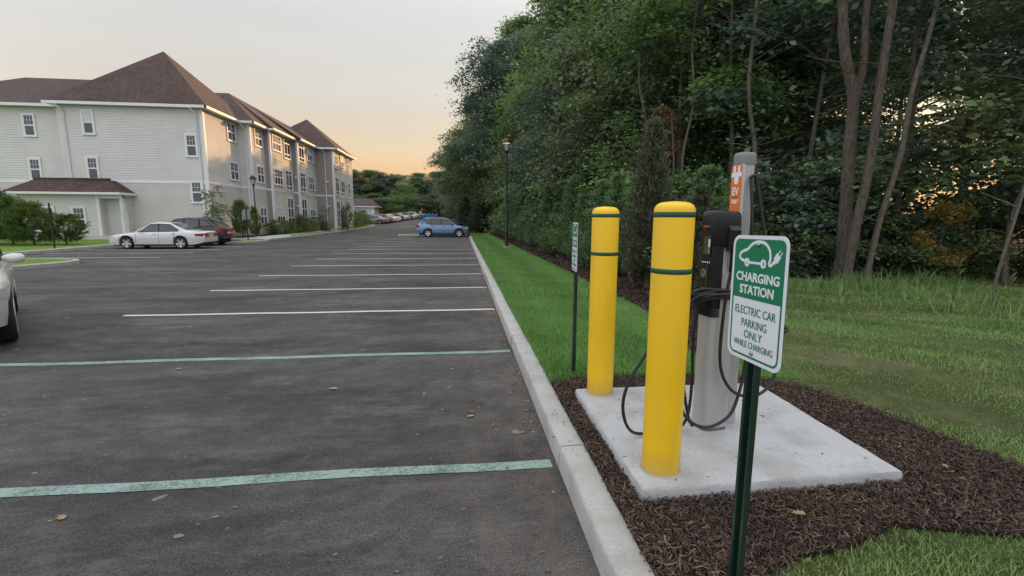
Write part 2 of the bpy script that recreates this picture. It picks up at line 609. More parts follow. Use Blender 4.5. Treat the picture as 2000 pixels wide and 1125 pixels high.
def smooth_path(pts, sub=6):
    """Catmull-Rom through the points"""
    P = [Vector(p) for p in pts]
    P = [P[0] * 2 - P[1]] + P + [P[-1] * 2 - P[-2]]
    out = []
    for i in range(1, len(P) - 2):
        for k in range(sub):
            t = k / sub
            a, b, c, d = P[i - 1], P[i], P[i + 1], P[i + 2]
            out.append(0.5 * ((2 * b) + (c - a) * t + (2 * a - 5 * b + 4 * c - d) * t * t + (3 * b - a - 3 * c + d) * t ** 3))
    out.append(P[-2])
    return out


def np_mesh(name, verts, quads=None, tris=None, v=None):
    """fast mesh of quads or triangles; v: per-vertex 0..1 value for colour variety"""
    me = bpy.data.meshes.new(name)
    nv = len(verts)
    k = 4 if quads is not None else 3
    fc = quads if quads is not None else tris
    nf = len(fc)
    me.vertices.add(nv)
    me.vertices.foreach_set('co', np.ascontiguousarray(verts, np.float32).ravel())
    me.loops.add(nf * k)
    me.loops.foreach_set('vertex_index', np.ascontiguousarray(fc, np.int32).ravel())
    me.polygons.add(nf)
    me.polygons.foreach_set('loop_start', np.arange(0, nf * k, k, dtype=np.int32))
    me.polygons.foreach_set('loop_total', np.full(nf, k, np.int32))
    if v is not None:
        a = me.attributes.new('v', 'FLOAT', 'POINT')
        a.data.foreach_set('value', np.ascontiguousarray(v, np.float32))
    me.update(calc_edges=True)
    return me


def in_poly(x, y, poly):
    r = np.zeros(len(x), bool)
    n = len(poly)
    j = n - 1
    for i in range(n):
        xi, yi = poly[i]
        xj, yj = poly[j]
        r ^= ((yi > y) != (yj > y)) & (x < (xj - xi) * (y - yi) / (yj - yi + 1e-12) + xi)
        j = i
    return r


def text_obj(name, s, size, mat, parent, width=None, squeeze=1.0, offset=0.0, extrude=0.0004):
    """lettering as a flat mesh in local XY, centred on the origin"""
    cu = bpy.data.curves.new(name, 'FONT')
    cu.body = s
    cu.size = size
    cu.align_x = 'CENTER'
    cu.align_y = 'CENTER'
    cu.offset = offset
    cu.extrude = extrude
    cu.resolution_u = 3
    tmp = bpy.data.objects.new(name, cu)
    COL.objects.link(tmp)
    dg = bpy.context.evaluated_depsgraph_get()
    me = bpy.data.meshes.new_from_object(tmp.evaluated_get(dg))
    bpy.data.objects.remove(tmp)
    xs = [v.co.x for v in me.vertices]
    ys = [v.co.y for v in me.vertices]
    cx, cy = (min(xs) + max(xs)) / 2, (min(ys) + max(ys)) / 2
    w, h = max(xs) - min(xs), max(ys) - min(ys)
    kx = (width / w) if width else squeeze
    ky = size / h
    for v in me.vertices:
        v.co.x = (v.co.x - cx) * kx
        v.co.y = (v.co.y - cy) * ky
    me.materials.clear()
    me.name = name
    return link_mesh(name, me, mat, parent)


def gz(y):
    """the lot is level, then rises gently far away"""
    t = min(max((y - 55) / 65, 0), 1)
    return 1.35 * t * t * (3 - 2 * t) if y > 55 else 0.0


def gza(y):
    t = np.clip((y - 55) / 65, 0, 1)
    return 1.35 * t * t * (3 - 2 * t)
# ================================================================== the setting
def kx(y):
    return 0.625 + 0.0095 * y


def bx(y):                       # right-hand edge of the paving
    if y <= 43.4:
        return kx(y)
    t = min(1, (y - 43.4) / 2.5)
    return kx(43.4) * (1 - t) - 3.0 * t


def strip_sheet(name, mat, ys, left, right, z, kind='structure', cols=1):
    mb = MB()
    for k, y in enumerate(ys):
        a, b = left(y), right(y)
        mb.v += [(a + (b - a) * c / cols, y, z(y)) for c in range(cols + 1)]
    w = cols + 1
    for k in range(len(ys) - 1):
        for c in range(cols):
            mb.f.append((k * w + c, k * w + c + 1, (k + 1) * w + c + 1, (k + 1) * w + c))
    o = mb.build(name, mat)
    if kind:
        o['kind'] = kind
    return o


ys_ground = [-700, -100, -20, -5] + [2 * k for k in range(0, 22)] + [43.4, 44, 44.6, 45.2, 46, 48, 52, 56] + list(range(60, 130, 5)) + [160, 300, 900]
mb = MB()
for y in ys_ground:
    b = bx(y)
    zl, zr = -0.09 + gz(y), 0.10 + gz(y)
    mb.v += [(-900, y, zl), (-100, y, zl), (-20, y, zl), (b + 0.06, y, zl), (b + 0.10, y, zr), (b + 4, y, zr), (30, y, zr), (120, y, zr), (900, y, zr)]
for k in range(len(ys_ground) - 1):
    for c in range(8):
        mb.f.append((k * 9 + c, k * 9 + c + 1, (k + 1) * 9 + c + 1, (k + 1) * 9 + c))
tag(mb.build('ground', 'forest_floor'), kind='structure')

ys_lot = [-14, 0, 20, 40, 43.4, 44, 44.6, 45.2, 46, 50, 55] + list(range(60, 136, 5))
lot = strip_sheet('parking_lot', 'asphalt', ys_lot, lambda y: -46 if y < 75 else -34, lambda y: bx(y) + 0.05, gz)

# painted stall lines
for i in range(-1, 14):
    y = 2.955 + 2.74 * i
    mb = MB()
    x1 = kx(y) - 0.03
    x0 = -5.55 + random.uniform(-0.04, 0.04)
    segs = 14
    for k in range(segs):
        a = x0 + (x1 - x0) * k / segs
        b = x0 + (x1 - x0) * (k + 1) / segs
        ja, jb = 0.012 * math.sin(k * 1.3 + i), 0.012 * math.sin((k + 1) * 1.3 + i)
        mb.quad((a, y - 0.052 + ja, 0.004), (b, y - 0.052 + jb, 0.004), (b, y + 0.052 + jb, 0.004), (a, y + 0.052 + ja, 0.004))
    mb.build('painted_line', 'paint_green' if i < 2 else 'paint_white', lot)
for y in (20.45, 22.95, 25.25, 27.8):
    mb = MB()
    mb.quad((-18.1, y - 0.05, 0.004), (-11.9, y - 0.05, 0.004), (-11.9, y + 0.05, 0.004), (-18.1, y + 0.05, 0.004))
    mb.build('painted_line', 'paint_white', lot)

# kerb along the right-hand side, cast in lengths
kerb = empty('kerb')
kerb['kind'] = 'structure'
joints = [-3.1, -0.1, 2.9, 5.92, 9.0, 12.0, 15.0, 18.0, 21.0, 24.0, 27.0, 30.0, 33.0, 36.0, 39.0]
prof = [(0.0, -0.05), (0.006, 0.06), (0.012, 0.126), (0.018, 0.140), (0.030, 0.1475), (0.10, 0.150), (0.172, 0.150), (0.184, 0.14), (0.186, 0.05)]
for a, b in zip(joints[:-1], joints[1:]):
    mb = MB()
    n = 24 if b < 7 else 6
    jit = random.uniform(-0.010, 0.010)
    for k in range(n + 1):
        y = a + 0.008 + (b - a - 0.016) * k / n
        w1, w2 = random.uniform(-0.003, 0.003), random.uniform(-0.0025, 0.0025)
        mb.v += [(kx(y) + jit + px_ + (w1 if pz > 0.1 else 0), y, pz + (w2 if pz > 0.1 else 0)) for px_, pz in prof]
    m = len(prof)
    for k in range(n):
        mb.f += [(k * m + c, (k + 1) * m + c, (k + 1) * m + c + 1, k * m + c + 1) for c in range(m - 1)]
    mb.f += [tuple(range(m)), tuple(n * m + c for c in range(m - 1, -1, -1))]
    mb.build('kerb_length', 'kerb_concrete', kerb, 40)


def offset_poly(poly, d):
    n = len(poly)
    out = []
    for i in range(n):
        p0, p1, p2 = Vector(poly[i - 1]), Vector(poly[i]), Vector(poly[(i + 1) % n])
        e1, e2 = (p1 - p0).normalized(), (p2 - p1).normalized()
        n1, n2 = Vector((-e1.y, e1.x)), Vector((-e2.y, e2.x))
        nn = (n1 + n2)
        nn = nn / max(0.3, nn.dot(n1))
        out.append((p1.x + nn.x * d, p1.y + nn.y * d))
    return out


def island(name_k, name_l, poly, h=0.14, d=0.16):
    """kerb ring with a lawn inside (poly counter-clockwise)"""
    inn = offset_poly(poly, d)
    inb = offset_poly(poly, 0.03)
    n = len(poly)
    mb = MB()
    Z = lambda p_: gz(p_[1])
    mb.v = [(x, y, -0.06 + Z((x, y))) for x, y in poly] + [(x, y, h - 0.025 + Z((x, y))) for x, y in poly] + [(x, y, h + Z((x, y))) for x, y in inb] + [(x, y, h + Z((x, y))) for x, y in inn] + [(x, y, h - 0.06 + Z((x, y))) for x, y in inn]
    for r in range(4):
        mb.f += [(r * n + k, r * n + (k + 1) % n, (r + 1) * n + (k + 1) % n, (r + 1) * n + k) for k in range(n)]
    o = tag(mb.build(name_k, 'kerb_concrete', None, 40), kind='structure')
    mb = MB()
    mb.add([(x, y, h - 0.004 + Z((x, y))) for x, y in inn], [tuple(range(n))])
    l_ = tag(mb.build(name_l, 'lawn_far'), kind='structure')
    return o, l_


left_poly = [(-70, 2), (-14.0, 2), (-13.85, 12), (-13.6, 15.2), (-13.0, 17.2), (-13.05, 17.9), (-13.4, 18.4), (-14.2, 18.75), (-18.1, 19.0), (-18.4, 19.3), (-18.5, 30.5),
             (-18.2, 30.9), (-14.2, 31.0), (-13.0, 31.4), (-12.45, 32.2), (-12.45, 33.0), (-12.8, 33.7), (-12.75, 36), (-12.7, 48), (-12.6, 54)]
island('kerb_edging', 'lawn', left_poly + [(-70, 54)])
far_poly = [(-70, 54.02), (-12.6, 54.02)] + [(-12.6 + 0.1 * (k / 10), 55 + 2.0 * k) for k in range(11)] + [(-13.1, 77), (-14.5, 78.5), (-19, 79), (-70, 79)]
island('kerb_edging', 'lawn', far_poly)
island('kerb_edging', 'lawn', [(-5.2, 42.9), (-4.6, 42.65), (0.9, 42.7), (0.98, 43.3), (-0.5, 44.6), (-2.4, 45.3), (-4.4, 44.4), (-5.2, 43.6)])

# concrete walk by the building and the apron where it meets the lot
mb = MB()
mb.add([(-24, 33.2, 0.150), (-14.3, 33.3, 0.150), (-12.83, 34.0, 0.150), (-12.83, 38.2, 0.150), (-13.7, 41.0, 0.150), (-13.7, 53.9, 0.150), (-14.9, 53.9, 0.150), (-14.9, 39.0, 0.150), (-15.0, 35.2, 0.150), (-24, 34.3, 0.150)], [tuple(range(10))])
wy = [53.9] + [56 + 2 * k for k in range(9)]
k0 = len(mb.v)
mb.v += [q for y in wy for q in ((-14.9, y, 0.150 + gz(y)), (-13.7, y, 0.150 + gz(y)))]
mb.f += [(k0 + 2 * k, k0 + 2 * k + 1, k0 + 2 * k + 3, k0 + 2 * k + 2) for k in range(len(wy) - 1)]
tag(mb.build('path', 'walk_concrete'), kind='structure')
# planting beds against the building
mb = MB()
mb.add([(-18.2, 31.3, 0.146), (-13.6, 31.6, 0.146), (-14.2, 33.1, 0.146), (-18.2, 33.0, 0.146)], [(0, 1, 2, 3)])
mb.add([(-17.4, 35.6, 0.146), (-15.3, 36.2, 0.146), (-14.95, 40.0, 0.146), (-14.95, 53.0, 0.146), (-15.7, 53.0, 0.146), (-17.4, 40, 0.146)], [tuple(range(6))])
tag(mb.build('planting_bed', 'mulch_base'), kind='structure')

# pale splashes of mortar dried on the near stall
rs = random.Random(4)
for x, y, r_ in [(-1.47, 2.43, 0.040), (-1.36, 2.58, 0.030), (-1.29, 2.66, 0.024), (-1.42, 2.52, 0.016), (-0.62, 2.20, 0.022), (-0.10, 2.12, 0.016), (-2.24, 2.64, 0.022), (-0.16, 2.42, 0.014), (0.02, 2.50, 0.016), (-0.45, 2.34, 0.018), (0.45, 3.44, 0.075), (0.30, 3.50, 0.03), (-2.9, 3.5, 0.02), (-2.6, 5.0, 0.025), (-0.9, 2.02, 0.02), (-0.3, 2.05, 0.014), (0.1, 2.3, 0.012), (-1.9, 3.3, 0.014), (-0.2, 3.1, 0.012)]:
    mb = MB()
    k_ = 11
    r_ *= 0.62
    mb.add([(x + r_ * (1.5 if r_ > 0.02 else 1.1) * rs.uniform(0.55, 1.2) * math.cos(2 * math.pi * q / k_), y + r_ * 0.75 * rs.uniform(0.55, 1.2) * math.sin(2 * math.pi * q / k_), 0.0045) for q in range(k_)], [tuple(range(k_))])
    mb.build('mortar_splash', 'splash', lot)

# ------------------------------------------------------------------ right-hand verge
BED = [(0.80, 4.12), (0.80, 1.45), (1.02, 1.45), (1.25, 1.66), (1.52, 1.76), (1.85, 1.80), (2.16, 1.92), (2.45, 1.84), (2.72, 1.78), (3.1, 1.78), (3.45, 1.95), (3.50, 2.3), (3.42, 2.7), (3.32, 3.24),
       (3.16, 3.75), (2.95, 4.02), (2.4, 4.20), (1.7, 4.22), (1.2, 4.25)]
ROW = [(2.62, 4.85), (3.1, 4.80), (3.9, 5.30), (4.55, 5.85), (5.2, 7.2), (6.0, 9.0), (6.4, 14), (6.4, 30), (6.2, 46), (3.0, 46), (3.05, 36), (3.08, 26.0), (3.15, 17.0), (3.14, 12.5), (3.10, 7.6), (2.86, 5.7)]
PAD = [(0.975, 2.245), (2.56, 2.26), (2.645, 3.745), (0.99, 3.76)]

mb = MB()
xs = [0.74, 1.5, 2.5, 4, 6, 9, 12, 16]
ysm = [-3, -1, 1, 3, 5, 7, 9, 11, 13]
mb.v = [(x, y, 0.128) for y in ysm for x in xs]
mb.f = [(j * 8 + i, j * 8 + i + 1, (j + 1) * 8 + i + 1, (j + 1) * 8 + i) for j in range(8) for i in range(7)]
tag(mb.build('meadow', 'soil'), kind='structure')
mb = MB()
ln = [(kx(y) + 0.15, y) for y in (4.1, 12, 20, 30, 43.2)] + [(2.2, 46.5), (3.4, 46), (3.3, 30), (3.3, 17), (3.3, 8), (3.05, 5.4), (3.0, 4.1)]
ln = ln[:5][::-1] + ln[5:][::-1]
mb.add([(x, y, 0.136) for x, y in ln], [tuple(range(len(ln)))[::-1]])
tag(mb.build('lawn', 'lawn_base'), kind='structure')
mb = MB()
mb.add([(x, y, 0.143) for x, y in BED], [tuple(range(len(BED)))])
tag(mb.build('mulch_bed', 'mulch_base'), kind='structure')
mb = MB()
mb.add([(x, y, 0.145) for x, y in ROW], [tuple(range(len(ROW)))])
tag(mb.build('mulch_bed', 'mulch_base'), kind='structure')

# concrete pad with worn edges
mb = MB()
n_e = 22
ring = []
for i in range(4):
    a, b = Vector(PAD[i]), Vector(PAD[(i + 1) % 4])
    nrm = Vector(((b - a).y, -(b - a).x)).normalized()
    for k in range(n_e):
        ring.append(a + (b - a) * (k / n_e) + nrm * random.uniform(-0.005, 0.004))
cen = Vector((1.79, 3.0))
N = len(ring)
for z, sc, jz in ((0.08, 1.0, 0), (0.195, 1.0, 0.004), (0.213, 0.994, 0.003), (0.220, 0.984, 0.001)):
    mb.v += [(cen.x + (q.x - cen.x) * sc, cen.y + (q.y - cen.y) * sc, z + random.uniform(-jz, jz)) for q in ring]
for r in range(3):
    mb.f += [(r * N + k, r * N + (k + 1) % N, (r + 1) * N + (k + 1) % N, (r + 1) * N + k) for k in range(N)]
mb.f.append(tuple(3 * N + k for k in range(N)))
pad = mb.build('concrete_pad', 'pad_concrete', None, 35)
pad['kind'] = 'structure'


# ------------------------------------------------------------------ grass, chips
def scatter(n, x0, x1, y0, y1, keep):
    x = rng.uniform(x0, x1, n)
    y = rng.uniform(y0, y1, n)
    m = keep(x, y)
    return x[m], y[m]


def clump(x, y, s=1.0, seed=0.0):
    """cheap smooth 0..1 noise for patchiness"""
    return 0.5 + 0.17 * (np.sin(x * 2.1 * s + seed) + np.sin(y * 2.7 * s + 1.3 * seed + x * s) + np.sin((x + y) * 4.3 * s + 2 + seed) * 0.7)


def blades(x, y, z0, h, w, lean=0.5, val=None):
    n = len(x)
    h = h * rng.uniform(0.55, 1.25, n)
    a = rng.uniform(0, 2 * np.pi, n)
    ln_ = lean * rng.uniform(0.1, 1.3, n) * h
    dx, dy = np.cos(a), np.sin(a)
    b = a + rng.uniform(-1, 1, n) * 0.8 + np.pi / 2
    wx, wy_ = np.cos(b) * w / 2, np.sin(b) * w / 2
    V = np.zeros((n, 5, 3))
    V[:, 0] = np.stack([x - wx, y - wy_, z0], -1)
    V[:, 1] = np.stack([x + wx, y + wy_, z0], -1)
    mx, my = x + dx * ln_ * 0.35, y + dy * ln_ * 0.35
    V[:, 2] = np.stack([mx - wx * 0.8, my - wy_ * 0.8, z0 + h * 0.62], -1)
    V[:, 3] = np.stack([mx + wx * 0.8, my + wy_ * 0.8, z0 + h * 0.62], -1)
    V[:, 4] = np.stack([x + dx * ln_, y + dy * ln_, z0 + h], -1)
    idx = np.arange(n)[:, None] * 5
    T = np.concatenate([idx + [0, 1, 2], idx + [1, 3, 2], idx + [2, 3, 4]])
    if val is None:
        val = rng.uniform(0, 1, n)
    return V.reshape(-1, 3), T, np.repeat(np.clip(val, 0, 1), 5)


def join(parts):
    vs, ts, va, k = [], [], [], 0
    for V, T, v in parts:
        vs.append(V)
        ts.append(T + k)
        va.append(v)
        k += len(V)
    return np.concatenate(vs), np.concatenate(ts), np.concatenate(va)


def lawn_keep(x, y):
    return (x > kx(y) + 0.175) & ~in_poly(x, y, BED) & ~in_poly(x, y, ROW) & (x < 3.3)


P = []
for n, y0, y1, h, w in ((62000, 4.0, 8.5, 0.05, 0.006), (42000, 8.5, 18, 0.05, 0.010), (30000, 18, 46, 0.055, 0.022)):
    x, y = scatter(n, 0.75, 3.3, y0, y1, lawn_keep)
    stripe = 0.5 + 0.30 * np.sin(x * 5.2 + 0.2 * np.sin(y))
    val = 0.25 * rng.uniform(0, 1, len(x)) + 0.35 * clump(x, y, 1.4) + 0.40 * stripe
    P.append(blades(x, y, np.full(len(x), 0.134), h, w, 0.6, val))
V, T, v = join(P)
tag(link_mesh('lawn_grass', np_mesh('lawn_grass', V, tris=T, v=v), 'grass_blade'), 'short mown green grass on the strip beside the kerb', 'grass', kind='stuff')


def meadow_keep(x, y):
    return ~in_poly(x, y, BED) & ~in_poly(x, y, ROW) & ~((x < 3.3) & (y > 4.1)) & (x > 0.85) & (x < 1.2 + 1.42 * y + 0.5)


P = []
for n, x0, x1, y0, y1, h, w in ((30000, 0.9, 4.2, 0.9, 2.6, 0.042, 0.005), (110000, 2.4, 8, 1.4, 6.5, 0.036, 0.006), (70000, 4.2, 13.5, 4.5, 11, 0.052, 0.010)):
    x, y = scatter(n, x0, x1, y0, y1, meadow_keep)
    cl = clump(x, y, 1.0, 3.0)
    bald = clump(x, y, 0.55, 9.0)
    k = rng.uniform(0, 1, len(x)) < np.clip(1.6 * cl + 0.1, 0.12, 1) * np.clip(2.4 - 2.6 * bald, 0.25, 1)
    x, y, cl = x[k], y[k], cl[k]
    edge = np.clip((x + 0.25 * y - 7.5) / 4.0, 0, 1)
    val = 0.55 * rng.uniform(0, 1, len(x)) ** 0.8 + 0.65 * (1 - clump(x, y, 1.7, 5.0)) - 0.12
    P.append(blades(x, y, np.full(len(x), 0.126), h * (0.35 + 1.5 * cl ** 2) * (1 + 0.7 * edge), w, 0.95, val))
V, T, v = join(P)
tag(link_mesh('meadow_grass', np_mesh('meadow_grass', V, tris=T, v=v), 'meadow_blade'), 'rough patchy grass between the mulch and the wood', 'grass', kind='stuff')

# tall weeds along the edge of the wood
P = []
for cx_, cy_, n, h in [(rng.uniform(5.2, 7.4), rng.uniform(8.6, 11.0), 60, 0.5) for _ in range(14)] + [(rng.uniform(6.4, 11.5), rng.uniform(7.2, 10.6), 42, 0.34) for _ in range(22)] + [(rng.uniform(8.6, 10.4), rng.uniform(9.2, 9.9), 60, 0.36) for _ in range(7)] + [(rng.uniform(8.0, 10.5), rng.uniform(6.0, 7.6), 44, 0.36) for _ in range(10)]:
    x = cx_ + rng.normal(0, 0.28, n)
    y = cy_ + rng.normal(0, 0.28, n)
    P.append(blades(x, y, np.full(n, 0.12), h * rng.uniform(0.35, 1.25), 0.011, 1.1, rng.uniform(0, 1, n) * 0.9))
V, T, v = join(P)
tag(link_mesh('tall_weeds', np_mesh('tall_weeds', V, tris=T, v=v), 'meadow_blade'), 'tall arching weeds along the edge of the wood', 'weeds', kind='stuff')


def chips(x, y, z, L, W_, tilt=0.5):
    n = len(x)
    a = rng.uniform(0, np.pi * 2, n)
    t = rng.normal(0, tilt, n)
    L = L * rng.uniform(0.4, 1.4, n)
    W_ = W_ * rng.uniform(0.5, 1.4, n)
    d = np.stack([np.cos(a) * np.cos(t), np.sin(a) * np.cos(t), np.sin(t)], -1) * (L / 2)[:, None]
    s = rng.normal(0, 0.4, n)
    s_ = np.stack([-np.sin(a) * np.cos(s), np.cos(a) * np.cos(s), np.sin(s)], -1) * (W_ / 2)[:, None]
    c = np.stack([x, y, z], -1)
    V = np.stack([c - d - s_, c + d - s_ * 0.6, c + d + s_ * 0.7, c - d + s_], 1)
    Q = np.arange(n)[:, None] * 4 + np.array([0, 1, 2, 3])
    val = np.clip(rng.beta(0.9, 2.9, n) * (0.6 + 0.8 * clump(x, y, 3.0, 2.0)), 0, 1)
    return V.reshape(-1, 3), Q, np.repeat(val, 4)


P = []
x, y = scatter(95000, 0.78, 3.6, 1.3, 4.35, lambda x, y: in_poly(x, y, BED) & ~in_poly(x, y, PAD) & (x > kx(y) + 0.18))
P.append(chips(x, y, 0.146 + rng.uniform(0, 0.026, len(x)), 0.030, 0.0058))
x, y = scatter(16000, 0.9, 3.6, 1.3, 4.35, lambda x, y: in_poly(x, y, BED))
x, y = x + rng.normal(0, 0.06, len(x)), y + rng.normal(0, 0.06, len(x))
ok_ = (x > kx(y) + 0.19) & ~in_poly(x, y, PAD)
x, y = x[ok_], y[ok_]
P.append(chips(x, y, 0.150 + rng.uniform(0, 0.03, len(x)), 0.036, 0.007))
x, y = scatter(26000, 2.5, 6.4, 4.7, 14, lambda x, y: in_poly(x, y, ROW))
P.append(chips(x, y, 0.148 + rng.uniform(0, 0.03, len(x)), 0.06, 0.013))
x, y = scatter(20000, 3, 6.4, 14, 46, lambda x, y: in_poly(x, y, ROW))
P.append(chips(x, y, 0.15 + rng.uniform(0, 0.03, len(x)), 0.12, 0.03))
# strays on the pad, the kerb and the asphalt
x, y = scatter(46, 1.0, 2.55, 2.3, 3.72, lambda x, y: x > 0)
P.append(chips(x, y, np.full(len(x), 0.2235), 0.022, 0.008, 0.06))
x = rng.normal(0.745, 0.03, 16)
y = rng.uniform(2.75, 3.5, 16)
P.append(chips(x, y, np.full(16, 0.1555), 0.018, 0.007, 0.08))
V, T, v = join(P)
tag(link_mesh('mulch_chips', np_mesh('mulch_chips', V, quads=T, v=v), 'mulch_chip'), 'dark brown shredded bark mulch in the planting beds', 'mulch', kind='stuff')
# pale grit and wood flakes swept against the kerb
x = np.concatenate([0.62 - np.abs(rng.normal(0, 0.09, 420)), 0.55 - np.abs(rng.normal(0, 0.3, 90))])
y = np.concatenate([rng.uniform(3.3, 12.0, 420), rng.uniform(1.9, 7.0, 90)])
V, T, v = chips(x + 0.0095 * y, y, np.full(len(x), 0.006), 0.024, 0.012, 0.12)
leafmat('litter_flake', (0.13, 0.08, 0.045), (0.48, 0.37, 0.25), 0.0, 0.9)
tag(link_mesh('litter', np_mesh('litter', V, quads=T, v=v), 'litter_flake'), 'pale wood flakes and grit swept along the foot of the kerb', 'litter', kind='stuff')
# ================================================================== bollards
def bollard(loc, label):
    t = empty('bollard', loc)
    tag(t, label, 'bollard', 'yellow bollards on the concrete pad')
    r = 0.107
    H = 1.545
    mb = MB().lathe([(r, 0), (r, H * 0.5), (r, H - 0.058)] + [(r - 0.052 + 0.052 * math.cos(a), H - 0.058 + 0.045 * math.sin(a)) for a in [R(d) for d in (15, 30, 45, 60, 75, 88)]] + [(0.03, H - 0.010), (0.012, H - 0.009)], 40)
    mb.build('sleeve', 'bollard_yellow', t, 50)
    for z in (1.465, 1.165):
        MB().lathe([(r + 0.0002, z - 0.014), (r + 0.0022, z - 0.012), (r + 0.0022, z + 0.012), (r + 0.0002, z + 0.014)], 40, caps=False).build('green_band', 'band_green', t, 60)
    # dark ring where it meets the slab: dirt doubling as a painted contact shadow
    MB().lathe([(r + 0.012, 0.0005), (r + 0.006, 0.004), (r + 0.001, 0.009)], 40, caps=False).build('contact_ring', 'joint_grey', t, 60)
    return t


bollard((1.165, 2.44, 0.22), 'yellow bollard with green bands at the front corner of the pad, nearest the sign')
bollard((1.178, 3.665, 0.22), 'yellow bollard with green bands at the back corner of the pad')

# ================================================================== charging signs
FACE_W = Matrix(((0, 0, -1), (-1, 0, 0), (0, 1, 0))).to_4x4()     # local X -> -Y, Y -> up, Z -> -X


def ribbon(pts, w, z, closed=False):
    P2 = [Vector(p) for p in pts]
    n = len(P2)
    mb = MB()
    for i, p in enumerate(P2):
        a = P2[i - 1] if (i > 0 or closed) else P2[i]
        b = P2[(i + 1) % n] if (i < n - 1 or closed) else P2[i]
        t = (b - a).normalized()
        q = Vector((-t.y, t.x)) * w / 2
        mb.v += [(p.x - q.x, p.y - q.y, z), (p.x + q.x, p.y + q.y, z)]
    for i in range(n if closed else n - 1):
        j = (i + 1) % n
        mb.f.append((2 * i, 2 * j, 2 * j + 1, 2 * i + 1))
    return mb


def rrect(w, h, r, n=6):
    out = []
    for cx_, cy_, a0 in ((w / 2 - r, h / 2 - r, 0), (-w / 2 + r, h / 2 - r, 90), (-w / 2 + r, -h / 2 + r, 180), (w / 2 - r, -h / 2 + r, 270)):
        out += [(cx_ + r * math.cos(R(a0 + 90 * k / n)), cy_ + r * math.sin(R(a0 + 90 * k / n))) for k in range(n + 1)]
    return out


